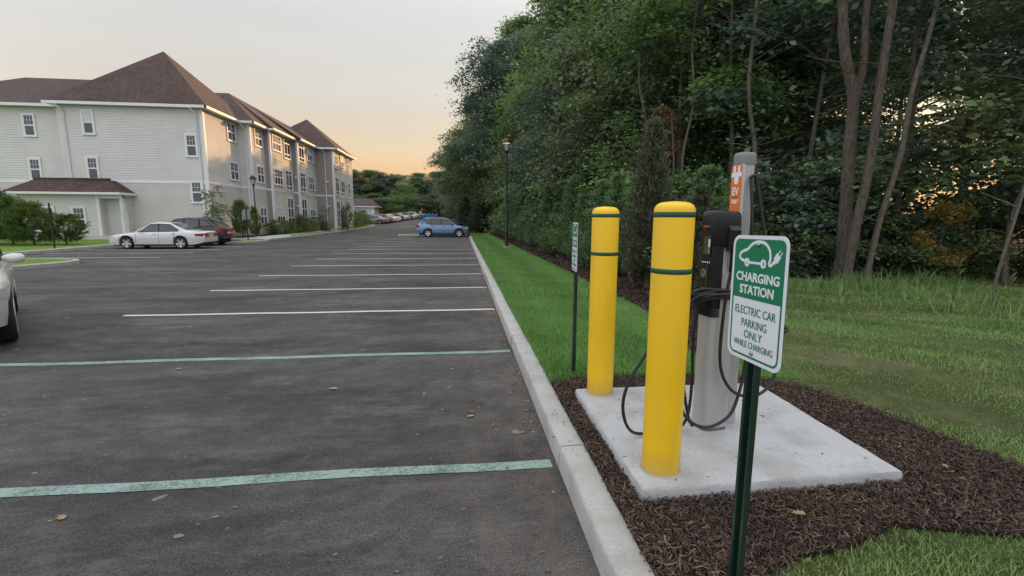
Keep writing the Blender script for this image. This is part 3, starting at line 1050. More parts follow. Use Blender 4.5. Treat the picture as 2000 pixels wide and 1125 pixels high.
def charging_sign(loc, zc, label, turn=0.0, tilt=0.02):
    t = empty('charging_sign', loc)
    tag(t, label, 'sign', 'charging station signs on green posts')
    rot = Matrix.Rotation(turn, 4, 'Z') @ FACE_W @ Matrix.Rotation(tilt, 4, 'Z')
    W_, H_ = 0.305, 0.457
    # U-channel post behind the plate
    top = zc - loc[2] + H_ * 0.47
    poly = [(0.000, -0.032), (0.000, -0.017), (0.026, -0.012), (0.026, 0.012), (0.000, 0.017), (0.000, 0.032), (0.004, 0.032), (0.005, 0.020), (0.031, 0.015), (0.031, -0.015), (0.005, -0.020), (0.004, -0.032)]
    post = MB().prism([(x + 0.003, y) for x, y in poly], -0.3, top)
    post.xf(Matrix.Rotation(turn, 4, 'Z'))
    post.build('post', 'post_green', t)
    pl = MB().prism(rrect(W_, H_, 0.036), -0.002, 0.0)
    plate = pl.build('plate', 'sign_white', t)
    plate.matrix_local = Matrix.Translation((0, 0, zc - loc[2])) @ rot
    # green field with rounded upper corners
    gw, gh = W_ - 0.026, 0.2160
    g = [(-gw / 2, H_ / 2 - 0.013 - gh), (gw / 2, H_ / 2 - 0.013 - gh)]
    g += [(gw / 2 - 0.026 + 0.026 * math.cos(R(a)), H_ / 2 - 0.039 + 0.026 * math.sin(R(a))) for a in range(0, 91, 15)]
    g += [(-gw / 2 + 0.026 + 0.026 * math.cos(R(a)), H_ / 2 - 0.039 + 0.026 * math.sin(R(a))) for a in range(90, 181, 15)]
    MB().prism(g, 0.0002, 0.0006).build('green_field', 'sign_green', plate)
    # green border round the white half
    yb = -H_ / 2 + 0.017
    yt = H_ / 2 - 0.013 - gh + 0.002
    bw = gw / 2 - 0.004
    br = [(-bw, yt), (-bw, yb + 0.026)] + [(-bw + 0.026 - 0.026 * math.cos(R(a)), yb + 0.026 - 0.026 * math.sin(R(a))) for a in range(15, 91, 15)]
    br += [(-x, y) for x, y in br[::-1]]
    ribbon(br, 0.008, 0.0006).build('green_border', 'sign_green', plate)

    def uv(u, v):
        return ((u - 0.5) * W_, (0.5 - v) * H_)
    car = [(0.30, 0.247), (0.20, 0.235), (0.155, 0.212), (0.165, 0.180), (0.22, 0.156), (0.30, 0.137), (0.37, 0.098), (0.44, 0.077), (0.53, 0.070), (0.62, 0.085), (0.68, 0.120), (0.71, 0.165), (0.715, 0.21), (0.70, 0.248), (0.725, 0.262), (0.765, 0.240), (0.80, 0.214)]
    car = [(u, 0.047 + (v_ - 0.07) * 0.90) for u, v_ in car]
    sp = [tuple(q)[:2] for q in smooth_path([(*uv(*q), 0) for q in car], 4)]
    icon = ribbon(sp, 0.0105, 0.0011)
    k = ribbon([uv(0.30, 0.212), uv(0.60, 0.212)], 0.0085, 0.0011)
    icon.add(k.v, k.f)
    for u in (0.30, 0.60):
        c = uv(u, 0.212)
        k = ribbon([(c[0] + 0.0115 * math.cos(R(a)), c[1] + 0.0115 * math.sin(R(a))) for a in range(0, 360, 20)], 0.009, 0.0013, True)
        icon.add(k.v, k.f)
    c = Vector(uv(0.835, 0.155))
    d = Vector((0.62, 0.78))
    q = Vector((-d.y, d.x))
    for a0, a1, b0, b1 in ((-0.017, 0.010, -0.013, 0.013), (0.010, 0.027, 0.0045, 0.0085), (0.010, 0.027, -0.0085, -0.0045), (-0.026, -0.017, -0.007, 0.007)):
        icon.quad(*[(*(c + d * a + q * b), 0.0013) for a, b in ((a0, b0), (a1, b0), (a1, b1), (a0, b1))])
    icon.build('car_symbol', 'sign_white', plate)
    for s, v_, sz, wd, mt, off in (('CHARGING', 0.327, 0.034, 0.240, 'sign_white', 0.0010), ('STATION', 0.428, 0.034, 0.190, 'sign_white', 0.0010), ('ELECTRIC CAR', 0.595, 0.0295, 0.228, 'sign_green', 0.0),
                                   ('PARKING', 0.695, 0.0295, 0.142, 'sign_green', 0.0), ('ONLY', 0.785, 0.0295, 0.102, 'sign_green', 0.0), ('WHILE CHARGING', 0.868, 0.0235, 0.222, 'sign_green', 0.0)):
        o = text_obj('lettering', s, sz, mt, plate, width=wd, offset=off)
        o.location = (0, uv(0, v_)[1], 0.0011)
    for v_ in (0.072, 0.925):
        mb = MB().lathe([(0.0085, 0), (0.0085, 0.002), (0.006, 0.0035), (0.006, 0.007), (0.004, 0.0085)], 8)
        o = mb.build('bolt', 'steel_bolt', plate, 30)
        o.location = (0, uv(0, v_)[1], 0.001)
    return t


charging_sign((1.05, 1.53, 0.10), 1.379, 'large green and white charging station sign on a green post in front')
charging_sign((1.112, 4.37, 0.10), 1.395, 'thin side-on charging station sign behind the back bollard', turn=-0.09, tilt=0.0)

# ================================================================== charging station
st = empty('charging_station', (1.755, 2.965, 0.22), R(9))
tag(st, 'grey metal electric car charger with tall cable pole and black cables', 'charger')
O = Vector((1.78, 2.97, 0.22))


def loc(pts):
    return [tuple(Matrix.Rotation(R(-9), 3, 'Z') @ (Vector(p) - O)) for p in pts]


def fluted(x0, x1, y0, y1, rf, nf=7, depth=0.0025, nr=6):
    """plan outline: rounded on the -X front, flutes along both sides"""
    pts = []
    side = []
    for k in range(nf):
        a = x0 + rf + (x1 - x0 - rf) * k / nf
        b = x0 + rf + (x1 - x0 - rf) * (k + 1) / nf
        w = (b - a)
        side += [(a, 0), (a + w * 0.35, 0), (a + w * 0.45, depth), (a + w * 0.85, depth), (a + w * 0.95, 0)]
    front_r = [(x0 + rf - rf * math.sin(R(d)), y0 + rf - rf * math.cos(R(d))) for d in range(90, 0, -15)]
    front_l = [(x0 + rf - rf * math.cos(R(d)), y1 - rf + rf * math.sin(R(d))) for d in range(75, -1, -15)]
    pts = front_r + [(x, y0 + d) for x, d in side] + [(x1, y0), (x1, y1)] + [(x, y1 - d) for x, d in side[::-1]] + front_l
    return pts


ped = fluted(-0.135, 0.085, -0.115, 0.105, 0.062)
MB().prism(ped, 0.0, 1.275).build('pedestal', 'aluminium', st)
MB().prism([(x * 1.05, y * 1.05) for x, y in fluted(-0.135, 0.085, -0.115, 0.105, 0.062, 1, 0)], 0.0005, 0.018).build('base_plate', 'aluminium_dark', st)
# black front panel and hood
front = [(-0.150, 0.070), (-0.158, 0.02), (-0.158, -0.045), (-0.146, -0.098), (-0.118, -0.122), (-0.075, -0.126), (-0.075, 0.112), (-0.120, 0.108)]
front = front[::-1]
MB().prism(front[::-1], 0.86, 1.30).build('front_panel', 'black_plastic', st)
hood = MB()
ol = [(-0.152, 0.075), (-0.160, 0.02), (-0.160, -0.05), (-0.148, -0.104), (-0.115, -0.130), (0.02, -0.134), (0.088, -0.126), (0.100, -0.08), (0.100, 0.08), (0.085, 0.116), (-0.11, 0.116)]
n = len(ol)
for z, s in ((1.262, 0.97), (1.275, 1.0), (1.43, 1.0), (1.462, 0.985), (1.482, 0.94), (1.493, 0.84), (1.498, 0.6)):
    hood.v += [((x + 0.03) * s - 0.03, y * s, z + (0.0 if s > 0.99 else -0.10 * (x + 0.03) * 0.25)) for x, y in ol]
for r in range(6):
    hood.f += [(r * n + k, r * n + (k + 1) % n, (r + 1) * n + (k + 1) % n, (r + 1) * n + k) for k in range(n)]
hood.f += [tuple(range(n - 1, -1, -1)), tuple(6 * n + k for k in range(n))]
hood.build('hood', 'black_plastic', st, 40)
# screen, key row, vents, socket on the front
fm = Matrix(((0, 0, -1), (-1, 0, 0), (0, 1, 0))).to_4x4()


def on_front(o, y, z, x=-0.1600):
    o.matrix_local = Matrix.Translation((x, y, z)) @ fm
    return o


scr = on_front(MB().prism(rrect(0.098, 0.150, 0.006), 0, 0.002).build('screen', 'black_plastic', st), -0.018, 1.272)
MB().prism(rrect(0.084, 0.118, 0.004), 0.0022, 0.0030).build('display', 'screen_panel', scr)
MB().b2((-0.010, -0.058, 0.0031), (0.012, 0.058, 0.0036)).build('amber_strip', 'leaf_gold', scr)
MB().b2((0.016, -0.012, 0.0031), (0.040, 0.040, 0.0036)).build('grey_tile', 'window_blind', scr)
MB().b2((0.014, -0.055, 0.0031), (0.040, -0.022, 0.0036)).build('grey_tile', 'cap_grey', scr)
for k in range(5):
    on_front(MB().lathe([(0.0055, 0), (0.0055, 0.002)], 12).build('key', 'sign_white', st), 0.030 - 0.022 * k, 1.160)
sk = on_front(MB().lathe([(0.030, 0), (0.030, 0.012), (0.020, 0.014), (0.018, 0.004)], 18).build('socket', 'cap_grey', st, 40), 0.000, 1.085)
on_front(MB().b2((-0.004, -0.09, 0), (0.010, 0.06, 0.0025)).build('amber_strip', 'leaf_gold', st), -0.030, 1.085)
lg = on_front(text_obj('lettering', 'charge', 0.014, 'sticker_orange', st, width=0.052, offset=0.0004), 0.024, 1.395, -0.1612)
lg = on_front(text_obj('lettering', 'poin+', 0.014, 'logo_blue', st, width=0.036, offset=0.0004), -0.024, 1.395, -0.1612)
on_front(text_obj('lettering', 'charge', 0.013, 'sticker_orange', st, width=0.040, offset=0.0004), 0.008, 0.985, -0.1592)
on_front(text_obj('lettering', 'poin+', 0.013, 'logo_blue', st, width=0.026, offset=0.0004), -0.026, 0.985, -0.1592)
for k in range(7):
    MB().prism([(x * 1.012, y * 1.012) for x, y in front[::-1]], 0.800 + 0.009 * k, 0.805 + 0.009 * k).build('vent_slat', 'black_plastic', st)
# side holster with its connector
mb = MB()
mb.add([(-0.055, -0.134, 1.400), (0.060, -0.134, 1.400), (0.060, -0.134, 1.255), (-0.055, -0.134, 1.235), (-0.045, -0.172, 1.372), (0.052, -0.172, 1.372), (0.052, -0.166, 1.265), (-0.045, -0.166, 1.248)],
       [(4, 7, 6, 5), (0, 4, 5, 1), (1, 5, 6, 2), (2, 6, 7, 3), (3, 7, 4, 0)])
mb.build('holster', 'black_plastic', st)
MB().tube([(0.0, -0.150, 1.30), (0.0, -0.150, 1.20), (0.002, -0.140, 1.14), (0.002, -0.132, 1.10)], [0.026, 0.022, 0.017, 0.012], 10).build('connector', 'black_plastic', st, 50)
# tall cable pole
pole = MB().prism(fluted(0.105, 0.195, -0.030, 0.076, 0.018, 4, 0.004), 0.0, 1.80).build('cable_pole', 'aluminium', st)
cap = MB()
po = fluted(0.100, 0.200, -0.035, 0.081, 0.036, 1, 0)
n = len(po)
for z, s in ((1.800, 1.0), (1.845, 1.0), (1.862, 0.97), (1.872, 0.90), (1.878, 0.75)):
    cap.v += [((x - 0.150) * s + 0.150, (y - 0.023) * s + 0.023, z) for x, y in po]
for r in range(4):
    cap.f += [(r * n + k, r * n + (k + 1) % n, (r + 1) * n + (k + 1) % n, (r + 1) * n + k) for k in range(n)]
cap.f += [tuple(range(n - 1, -1, -1)), tuple(4 * n + k for k in range(n))]
cap.build('pole_cap', 'cap_grey', pole, 50)
stk = MB().prism(rrect(0.118, 0.60, 0.004), 0.0, 0.0012).build('sticker', 'sticker_orange', pole)
stk.matrix_local = Matrix.Translation((0.1048, 0.023, 1.495)) @ fm @ Matrix.Diagonal((0.80, 1, 1, 1))
sym = MB()
sym.b2((-0.036, 0.256, 0.0013), (-0.012, 0.298, 0.0017)).b2((0.012, 0.256, 0.0013), (0.036, 0.298, 0.0017)).b2((-0.057, 0.226, 0.0013), (0.057, 0.255, 0.0017)).b2((-0.024, 0.190, 0.0013), (0.024, 0.225, 0.0017))
sym.add([(-0.024, 0.1895, 0.0017), (-0.012, 0.178, 0.0017), (0.012, 0.178, 0.0017), (0.024, 0.1895, 0.0017)], [(0, 1, 2, 3)])
sym.build('plug_symbol', 'sign_white', stk)
for s, y, sz, wd in (('EV', 0.132, 0.052, 0.074), ('PARKING', 0.092, 0.010, 0.078), ('ONLY', 0.064, 0.028, 0.076)):
    o = text_obj('lettering', s, sz, 'sign_white' if s != 'PARKING' else 'leaf_gold', stk, width=wd, offset=0.0012 if s != 'PARKING' else 0)
    o.location = (0, y, 0.0016)
# the slim pedestal and head
for ch in st.children:
    if ch.name.split('.')[0] != 'cable_pole':
        ch.matrix_local = Matrix.Diagonal((0.74, 0.78, 1, 1)) @ ch.matrix_local
# cables
cr = 0.0105


def cable(pts, r=cr):
    return MB().tube(smooth_path(loc(pts), 7), r, 9).build('charging_cable', 'cable_black', st, 70)


cable([(1.625, 2.97, 1.31), (1.585, 2.955, 1.345), (1.555, 2.93, 1.34), (1.525, 2.905, 1.22), (1.44, 2.87, 1.05), (1.31, 2.83, 0.90), (1.20, 2.80, 0.77), (1.10, 2.78, 0.61), (1.075, 2.78, 0.45), (1.13, 2.80, 0.30), (1.25, 2.85, 0.236), (1.49, 2.89, 0.236), (1.59, 2.92, 0.31), (1.615, 2.93, 0.55), (1.60, 2.92, 0.90), (1.62, 2.90, 1.15)])
cable([(1.74, 2.835, 1.20), (1.66, 2.84, 1.215), (1.57, 2.87, 1.195), (1.515, 2.89, 1.12), (1.50, 2.88, 0.95), (1.505, 2.87, 0.67), (1.56, 2.86, 0.36), (1.60, 2.86, 0.27)])
cable([(1.74, 2.835, 1.165), (1.66, 2.83, 1.185), (1.56, 2.86, 1.15), (1.50, 2.87, 1.04), (1.482, 2.85, 0.75), (1.485, 2.82, 0.46), (1.545, 2.80, 0.335), (1.68, 2.80, 0.285), (1.83, 2.82, 0.345), (1.91, 2.85, 0.48), (1.965, 2.885, 0.72), (1.968, 2.905, 1.21), (1.955, 2.925, 1.70), (1.940, 2.945, 1.92)])
cable([(1.782, 2.838, 1.32), (1.755, 2.835, 1.10), (1.745, 2.832, 0.78), (1.775, 2.82, 0.62), (1.85, 2.80, 0.52), (1.98, 2.80, 0.49), (2.10, 2.82, 0.54), (2.165, 2.85, 0.66), (2.14, 2.89, 1.07), (2.045, 2.93, 1.62), (1.995, 2.95, 1.88), (1.970, 2.95, 1.945), (1.942, 2.955, 1.93)])
for dz, dy in ((0.0, 0.0), (-0.024, -0.012), (-0.048, 0.004)):
    cable([(1.86, 2.840, 1.19 + dz), (1.76, 2.835 + dy, 1.205 + dz), (1.66, 2.84 + dy, 1.20 + dz), (1.60, 2.87 + dy, 1.175 + dz), (1.57, 2.95 + dy, 1.15 + dz), (1.60, 3.06, 1.15 + dz), (1.72, 3.10, 1.17 + dz)], 0.0115)

# wooden survey stake in the mulch, and a second low one
tag(MB().prism([(-0.03, -0.03), (0.03, -0.03), (0.03, 0.03), (-0.03, 0.03)], 0.0, 0.86).add([(-0.03, -0.03, 0.8601), (0.03, -0.03, 0.8601), (0.03, 0.03, 0.8601), (-0.03, 0.03, 0.8601), (0, 0, 0.90)], [(0, 1, 4), (1, 2, 4), (2, 3, 4), (3, 0, 4)]).build('wooden_stake', 'wood_stake'),
    'short square wooden stake standing in the mulch between the evergreens', 'stake').location = (3.92, 21.2, 0.12)


# ================================================================== lamp posts
def lamp_post(loc_, label, lit, H=5.6):
    t = empty('lamp_post', loc_)
    tag(t, label, 'lamp post', 'lamp posts around the lot')
    MB().lathe([(0.125, 0), (0.125, 0.05), (0.105, 0.09), (0.09, 0.30), (0.095, 0.34), (0.085, 0.38), (0.070, 0.75), (0.078, 0.78), (0.078, 0.83), (0.062, 0.87), (0.052, H * 0.5), (0.046, H - 0.95)], 16).build('pole', 'lamp_black', t, 50)
    MB().lathe([(0.20, -0.02), (0.20, 0.03), (0.18, 0.045)], 20).build('footing', 'walk_concrete', t, 40)
    MB().lathe([(0.046, H - 0.95), (0.075, H - 0.93), (0.075, H - 0.88), (0.05, H - 0.86), (0.06, H - 0.80), (0.105, H - 0.74), (0.115, H - 0.68), (0.05, H - 0.68)], 16).build('collar', 'lamp_black', t, 40)
    g = MB().lathe([(0.085, H - 0.68), (0.115, H - 0.56), (0.165, H - 0.30), (0.15, H - 0.29)], 16, caps=False).build('lantern_glass', 'lamp_glass', t, 50)
    for k in range(4):
        a = R(45 + 90 * k)
        c, s = math.cos(a), math.sin(a)
        MB().tube([(0.110 * c, 0.110 * s, H - 0.68), (0.190 * c, 0.190 * s, H - 0.30)], 0.013, 6).build('lantern_bar', 'lamp_black', t)
    MB().lathe([(0.235, H - 0.315), (0.262, H - 0.30), (0.262, H - 0.275), (0.235, H - 0.235), (0.19, H - 0.17), (0.13, H - 0.105), (0.06, H - 0.065), (0.03, H - 0.05), (0.028, H - 0.015), (0.012, H)], 20).build('lantern_hood', 'lamp_black', t, 40)
    MB().lathe([(0.145, H - 0.345), (0.175, H - 0.335), (0.175, H - 0.322), (0.08, H - 0.320)], 16).build('light_ring', 'lamp_glow' if lit else 'lamp_clear', t, 50)
    if lit:
        ld = bpy.data.lights.new('lamp_light', 'POINT')
        ld.energy = 22
        ld.color = (1.0, 0.66, 0.25)
        ld.shadow_soft_size = 0.06
        lo = bpy.data.objects.new('lamp_light', ld)
        COL.objects.link(lo)
        lo.parent = t
        lo.location = (0, 0, H - 0.45)
    return t


lamp_post((2.58, 24.6, 0.13), 'tall black lamp post with lit lantern on the grass strip before the wood', True)
lamp_post((-15.08, 37.9, 0.13), 'black lamp post near the corner of the apartment building beside small trees', False, 4.6)
lamp_post((-13.35, 59.7, 0.14), 'farther black lamp post by the path and hedge at the building end', False, 5.4)
# ================================================================== apartment building
bld = empty('apartment_building', (-21, 46, 0.13))
tag(bld, 'three-storey apartment building with grey siding, brown hip roofs and many windows', 'building')
BO = Vector((-21, 46, 0.13))


def bpart(mb, name, mat, parent=bld, smooth=None):
    """vertices given in world coordinates"""
    mb.v = [tuple(Vector(q) - BO) for q in mb.v]
    return mb.build(name, mat, parent, smooth)


def siding(a, b, z0, z1, mat, course=0.165, name='siding', part=bpart, parent=bld):
    """lapped boards from a to b (outside on the right-hand side when walking a->b ... normal = right)"""
    a, b = Vector((*a, 0)), Vector((*b, 0))
    d = (b - a).normalized()
    nrm = Vector((d.y, -d.x, 0))
    mb = MB()
    n = max(1, round((z1 - z0) / course))
    for k in range(n):
        za, zb = z0 + (z1 - z0) * k / n, z0 + (z1 - z0) * (k + 1) / n
        o = nrm * 0.019
        p0, p1 = a + o, b + o
        i = len(mb.v)
        mb.v += [(p0.x, p0.y, za), (p1.x, p1.y, za), (b.x, b.y, zb), (a.x, a.y, zb), (a.x, a.y, za), (b.x, b.y, za)]
        mb.f += [(i, i + 1, i + 2, i + 3), (i + 4, i + 5, i + 1, i)]
    return part(mb, name, mat, parent)


Z0, ZE = 0.35, 8.84
FW, LW = 35.4, 36.4
walls = [((-26.0, FW), (-17.04, FW), 'siding_upper', 'siding_lower'), ((-17.04, FW), (-17.04, 40.54), 'siding_upper', 'siding_lower'),
         ((-17.04, 40.54), (-16.13, 40.54), 'siding_upper', 'siding_lower'), ((-16.13, 40.54), (-16.13, 43.24), 'siding_upper', 'siding_lower'),
         ((-16.13, 43.24), (-15.64, 43.24), 'siding_taupe', 'siding_taupe'), ((-15.64, 48.6), (-15.12, 48.6), 'siding_taupe', 'siding_taupe'),
         ((-15.12, 54.31), (-13.22, 54.31), 'siding_taupe', 'siding_taupe'), ((-13.22, 60.1), (-13.22, 63.43), 'siding_upper', 'siding_upper'),
         ((-36.5, LW), (-26.0, LW), 'siding_upper', 'siding_lower'), ((-26.0, LW), (-26.0, FW), 'siding_upper', 'siding_lower')]
for a, b, mu, ml in walls:
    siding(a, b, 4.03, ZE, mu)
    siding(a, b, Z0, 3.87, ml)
# cream panel fronts
for x, y0, y1 in ((-15.64, 43.24, 48.6), (-15.12, 48.6, 54.31), (-13.22, 54.31, 60.1)):
    bpart(MB().quad((x, y0, Z0), (x, y1, Z0), (x, y1, ZE), (x, y0, ZE)), 'cream_panel_front', 'panel_cream')
    for yj in [y0 + (y1 - y0) * f for f in (0.47,)]:
        bpart(MB().b2((x - 0.01, yj - 0.02, Z0), (x + 0.012, yj + 0.02, ZE)), 'panel_joint', 'joint_grey')
    for zj in (3.62, 4.05, 6.55, 6.98):
        bpart(MB().b2((x - 0.01, y0, zj - 0.012), (x + 0.010, y1, zj + 0.012)), 'panel_joint', 'joint_grey')
# hidden sides close the body
bpart(MB().quad((-13.22, 63.43, Z0), (-36.5, 63.43, Z0), (-36.5, 63.43, ZE), (-13.22, 63.43, ZE)), 'rear_wall', 'siding_upper')
bpart(MB().quad((-36.5, 63.43, Z0), (-36.5, LW, Z0), (-36.5, LW, ZE), (-36.5, 63.43, ZE)), 'side_wall', 'siding_upper')
# foundation and band course
ring_w = [(-36.5, LW), (-26.0, LW), (-26.0, FW), (-17.04, FW), (-17.04, 40.54), (-16.13, 40.54), (-16.13, 43.24), (-15.64, 43.24), (-15.64, 48.6), (-15.12, 48.6), (-15.12, 54.31), (-13.22, 54.31), (-13.22, 63.43)]
fd = MB()
bd = MB()
for k, (a, b) in enumerate(zip(ring_w[:-1], ring_w[1:])):
    d = (Vector(b) - Vector(a)).normalized()
    nrm = Vector((d.y, -d.x))
    for m_, z0, z1, o in ((fd, -0.05, Z0, 0.03), (bd, 3.87, 4.03, 0.034)):
        p, q = Vector(a) + nrm * o, Vector(b) + nrm * o + d * (o if k + 1 < len(ring_w) - 1 and (Vector(ring_w[k + 2]) - Vector(b)).dot(nrm) < 0 else 0)
        pi, qi = Vector(a), Vector(b)
        i = len(m_.v)
        m_.v += [(p.x, p.y, z0), (q.x, q.y, z0), (q.x, q.y, z1), (p.x, p.y, z1), (pi.x, pi.y, z1), (qi.x, qi.y, z1), (pi.x, pi.y, z0), (qi.x, qi.y, z0)]
        m_.f += [(i, i + 1, i + 2, i + 3), (i + 3, i + 2, i + 5, i + 4), (i + 1, i, i + 6, i + 7)]
bpart(fd, 'foundation', 'walk_concrete')
bpart(bd, 'band_board', 'trim_white')
# corner boards
for x, y, s in ((-17.04, FW, 0.15), (-16.13, 40.54, 0.14), (-15.64, 43.24, 0.12), (-15.12, 48.6, 0.12), (-13.22, 54.31, 0.16), (-13.22, 63.35, 0.12)):
    bpart(MB().b2((x - s, y - 0.045, Z0), (x + 0.045, y + s, ZE)), 'corner_board', 'trim_white')
# downspouts
for x, y in ((-25.55, FW - 0.07), (-17.40, FW - 0.07), (-16.45, 40.46), (-14.10, 54.24)):
    bpart(MB().tube([(x - 0.22, y - 0.42, 8.86), (x - 0.08, y - 0.2, 8.62), (x, y, 8.45), (x, y, 0.4), (x, y - 0.15, 0.2)], 0.055, 8), 'downspout', 'trim_white', smooth=50)


def roof(polys, name='roof', mat='roof_shingle', parent=bld, part=bpart):
    mb = MB()
    for p in polys:
        mb.quad(*p)
        mb.quad(*[(x, y, z - 0.05) for x, y, z in p[::-1]])
    return part(mb, name, mat, parent)


def pyramid(x0, x1, y0, y1, ze, apex):
    a, b, c, d = (x0, y0, ze), (x1, y0, ze), (x1, y1, ze), (x0, y1, ze)
    return [(a, b, apex), (b, c, apex), (c, d, apex), (d, a, apex)]


r1 = roof(pyramid(-26.42, -16.60, 34.98, 43.7, 9.02, (-21.25, 39.4, 13.62)))
r2_ = roof([((-37.0, 35.95, 9.02), (-24, 35.95, 9.02), (-24, 41, 11.85), (-31.9, 41, 11.85)), ((-37.0, 46, 9.02), (-37.0, 35.95, 9.02), (-31.9, 41, 11.85)), ((-24, 46, 9.02), (-37, 46, 9.02), (-31.9, 41, 11.85), (-24, 41, 11.85))])
RX, RZ = -19.2, 12.05
r3 = roof([((-30, 40.05, 9.02), (-15.62, 40.05, 9.02), (RX, 44.6, RZ), (-27, 44.6, RZ)), ((-15.62, 40.05, 9.02), (-15.62, 42.95, 9.02), (RX, 44.6, RZ)),
           ((-15.12, 42.85, 8.98), (-15.12, 48.35, 8.98), (RX, 48.35, RZ), (RX, 44.6, RZ)), ((-15.62, 42.95, 9.02), (-15.12, 42.85, 8.98), (RX, 44.6, RZ)),
           ((-14.60, 48.25, 8.98), (-14.60, 54.6, 8.98), (RX, 54.6, RZ), (RX, 48.35, RZ)), ((-15.12, 48.35, 8.98), (-14.60, 48.25, 8.98), (RX, 48.35, RZ)),
           ((RX, 54.6, RZ), (-14.6, 54.6, 8.98), (-14.6, 60, 8.98), (RX, 60, RZ)), ((RX, 44.6, RZ), (RX, 60, RZ), (-27, 60, RZ), (-27, 44.6, RZ))])
r4 = roof(pyramid(-21.5, -12.72, 53.82, 63.95, 9.0, (-17.07, 58.9, 12.78)))
# gutters, fascia, soffits
for x0, y0, x1, y1 in ((-26.42, 34.98, -16.60, 34.98), (-16.60, 34.98, -16.60, 40.05), (-16.60, 40.05, -15.62, 40.05), (-15.62, 40.05, -15.62, 42.95), (-15.12, 42.85, -15.12, 48.35), (-14.60, 48.25, -14.60, 53.85),
                       (-14.60, 53.82, -12.72, 53.82), (-12.72, 53.82, -12.72, 63.95), (-37.0, 35.95, -26.42, 35.95)):
    dx, dy = (1, 0) if y0 == y1 else (0, 1)
    bpart(MB().b2((x0 - 0.05 * dy - 0.05 * dx, y0 - 0.05 * dx - 0.05 * dy, 8.83), (x1 + 0.05 * dy + 0.05 * dx, y1 + 0.05 * dx + 0.04 * dy, 9.005)), 'gutter', 'trim_white')
bpart(MB().add([(-37, 35.97, 8.86), (-26.4, 35.97, 8.86), (-26.4, 35.0, 8.86), (-16.62, 35.0, 8.86), (-16.62, 40.07, 8.86), (-15.64, 40.07, 8.86), (-15.64, 42.9, 8.86), (-15.14, 42.9, 8.86), (-15.14, 48.3, 8.86), (-14.62, 48.3, 8.86), (-14.62, 53.85, 8.86), (-12.74, 53.85, 8.86), (-12.74, 63.9, 8.86), (-37, 63.9, 8.86)], [tuple(range(14))[::-1]]), 'soffit', 'trim_white')


# ------------------------------------------------------------------ windows
WIN = {}


def win_meshes(kind, w, h):
    key = (kind, round(w, 2), round(h, 2))
    if key in WIN:
        return WIN[key]
    fr, mu, pa, bl = MB(), MB(), [], None
    c = 0.10
    # casing and sill
    fr.b2((-w / 2, -0.055, h / 2 - c), (w / 2, 0, h / 2)).b2((-w / 2, -0.055, -h / 2), (-w / 2 + c, 0, h / 2 - c)).b2((w / 2 - c, -0.055, -h / 2), (w / 2, 0, h / 2 - c)).b2((-w / 2 - 0.03, -0.075, -h / 2 - 0.03), (w / 2 + 0.03, 0, -h / 2 + 0.055))
    iw, z0, z1 = w - 2 * c, -h / 2 + 0.055, h / 2 - c
    if kind == 'tall':
        rows = [(z0, z0 + 0.22 * (z1 - z0)), (z0 + 0.22 * (z1 - z0), z0 + 0.80 * (z1 - z0)), (z0 + 0.80 * (z1 - z0), z1)]
        units = 2
    elif kind == 'door':
        rows = [(z0, z0 + 0.38 * (z1 - z0)), (z0 + 0.38 * (z1 - z0), z0 + 0.68 * (z1 - z0)), (z0 + 0.68 * (z1 - z0), z1)]
        units = 2
    else:
        rows = [(z0, (z0 + z1) / 2), ((z0 + z1) / 2, z1)]
        units = {'single': 1, 'pair': 2, 'triple': 3}[kind]
    uw = iw / units
    for u in range(units):
        x0 = -iw / 2 + u * uw
        x1 = x0 + uw
        if u:
            fr.b2((x0 - 0.035, -0.050, z0), (x0 + 0.035, 0, z1))
        for r, (za, zb) in enumerate(rows):
            fr.b2((x0 + 0.001, -0.040, za), (x1 - 0.001, -0.003, za + 0.045))
            fr.b2((x0 + 0.001, -0.040, zb - 0.04), (x1 - 0.001, -0.003, zb))
            fr.b2((x0, -0.038, za), (x0 + 0.04, -0.002, zb)).b2((x1 - 0.04, -0.038, za), (x1, -0.002, zb))
            pa.append(((x0 + 0.03, za + 0.03), (x1 - 0.03, zb - 0.03)))
            if r == len(rows) - 1 and kind in ('single', 'pair', 'triple'):
                nc = 3 if kind == 'single' else 2
                for k in range(1, nc):
                    xx = x0 + 0.04 + (uw - 0.08) * k / nc
                    mu.b2((xx - 0.009, -0.034, za + 0.045), (xx + 0.009, -0.024, zb - 0.04))
                zz = (za + zb) / 2
                mu.b2((x0 + 0.04, -0.033, zz - 0.009), (x1 - 0.04, -0.0245, zz + 0.009))
    pm = []
    for (xa, za), (xb, zb) in pa:
        t = 0.004 * random.uniform(-1, 1)
        pm.append(MB().quad((xa, -0.026 + t, za), (xb, -0.026 - t, za), (xb, -0.026 - t, zb), (xa, -0.026 + t, zb)).mesh('pane'))
    me = fr.mesh('window')
    me.materials.append(MATS['trim_white'])
    mm = mu.mesh('muntin') if mu.v else None
    if mm:
        mm.materials.append(MATS['trim_white'])
    for q in pm:
        q.materials.append(MATS['window_glass'])
    bq = MB().quad((-iw / 2 + 0.05, -0.0295, 0.03), (iw / 2 - 0.05, -0.0295, 0.03), (iw / 2 - 0.05, -0.0295, z1 - 0.04), (-iw / 2 + 0.05, -0.0295, z1 - 0.04)).mesh('blind')
    bq.materials.append(MATS['window_blind'])
    WIN[key] = (me, mm, pm, bq)
    return WIN[key]


WR = random.Random(12)


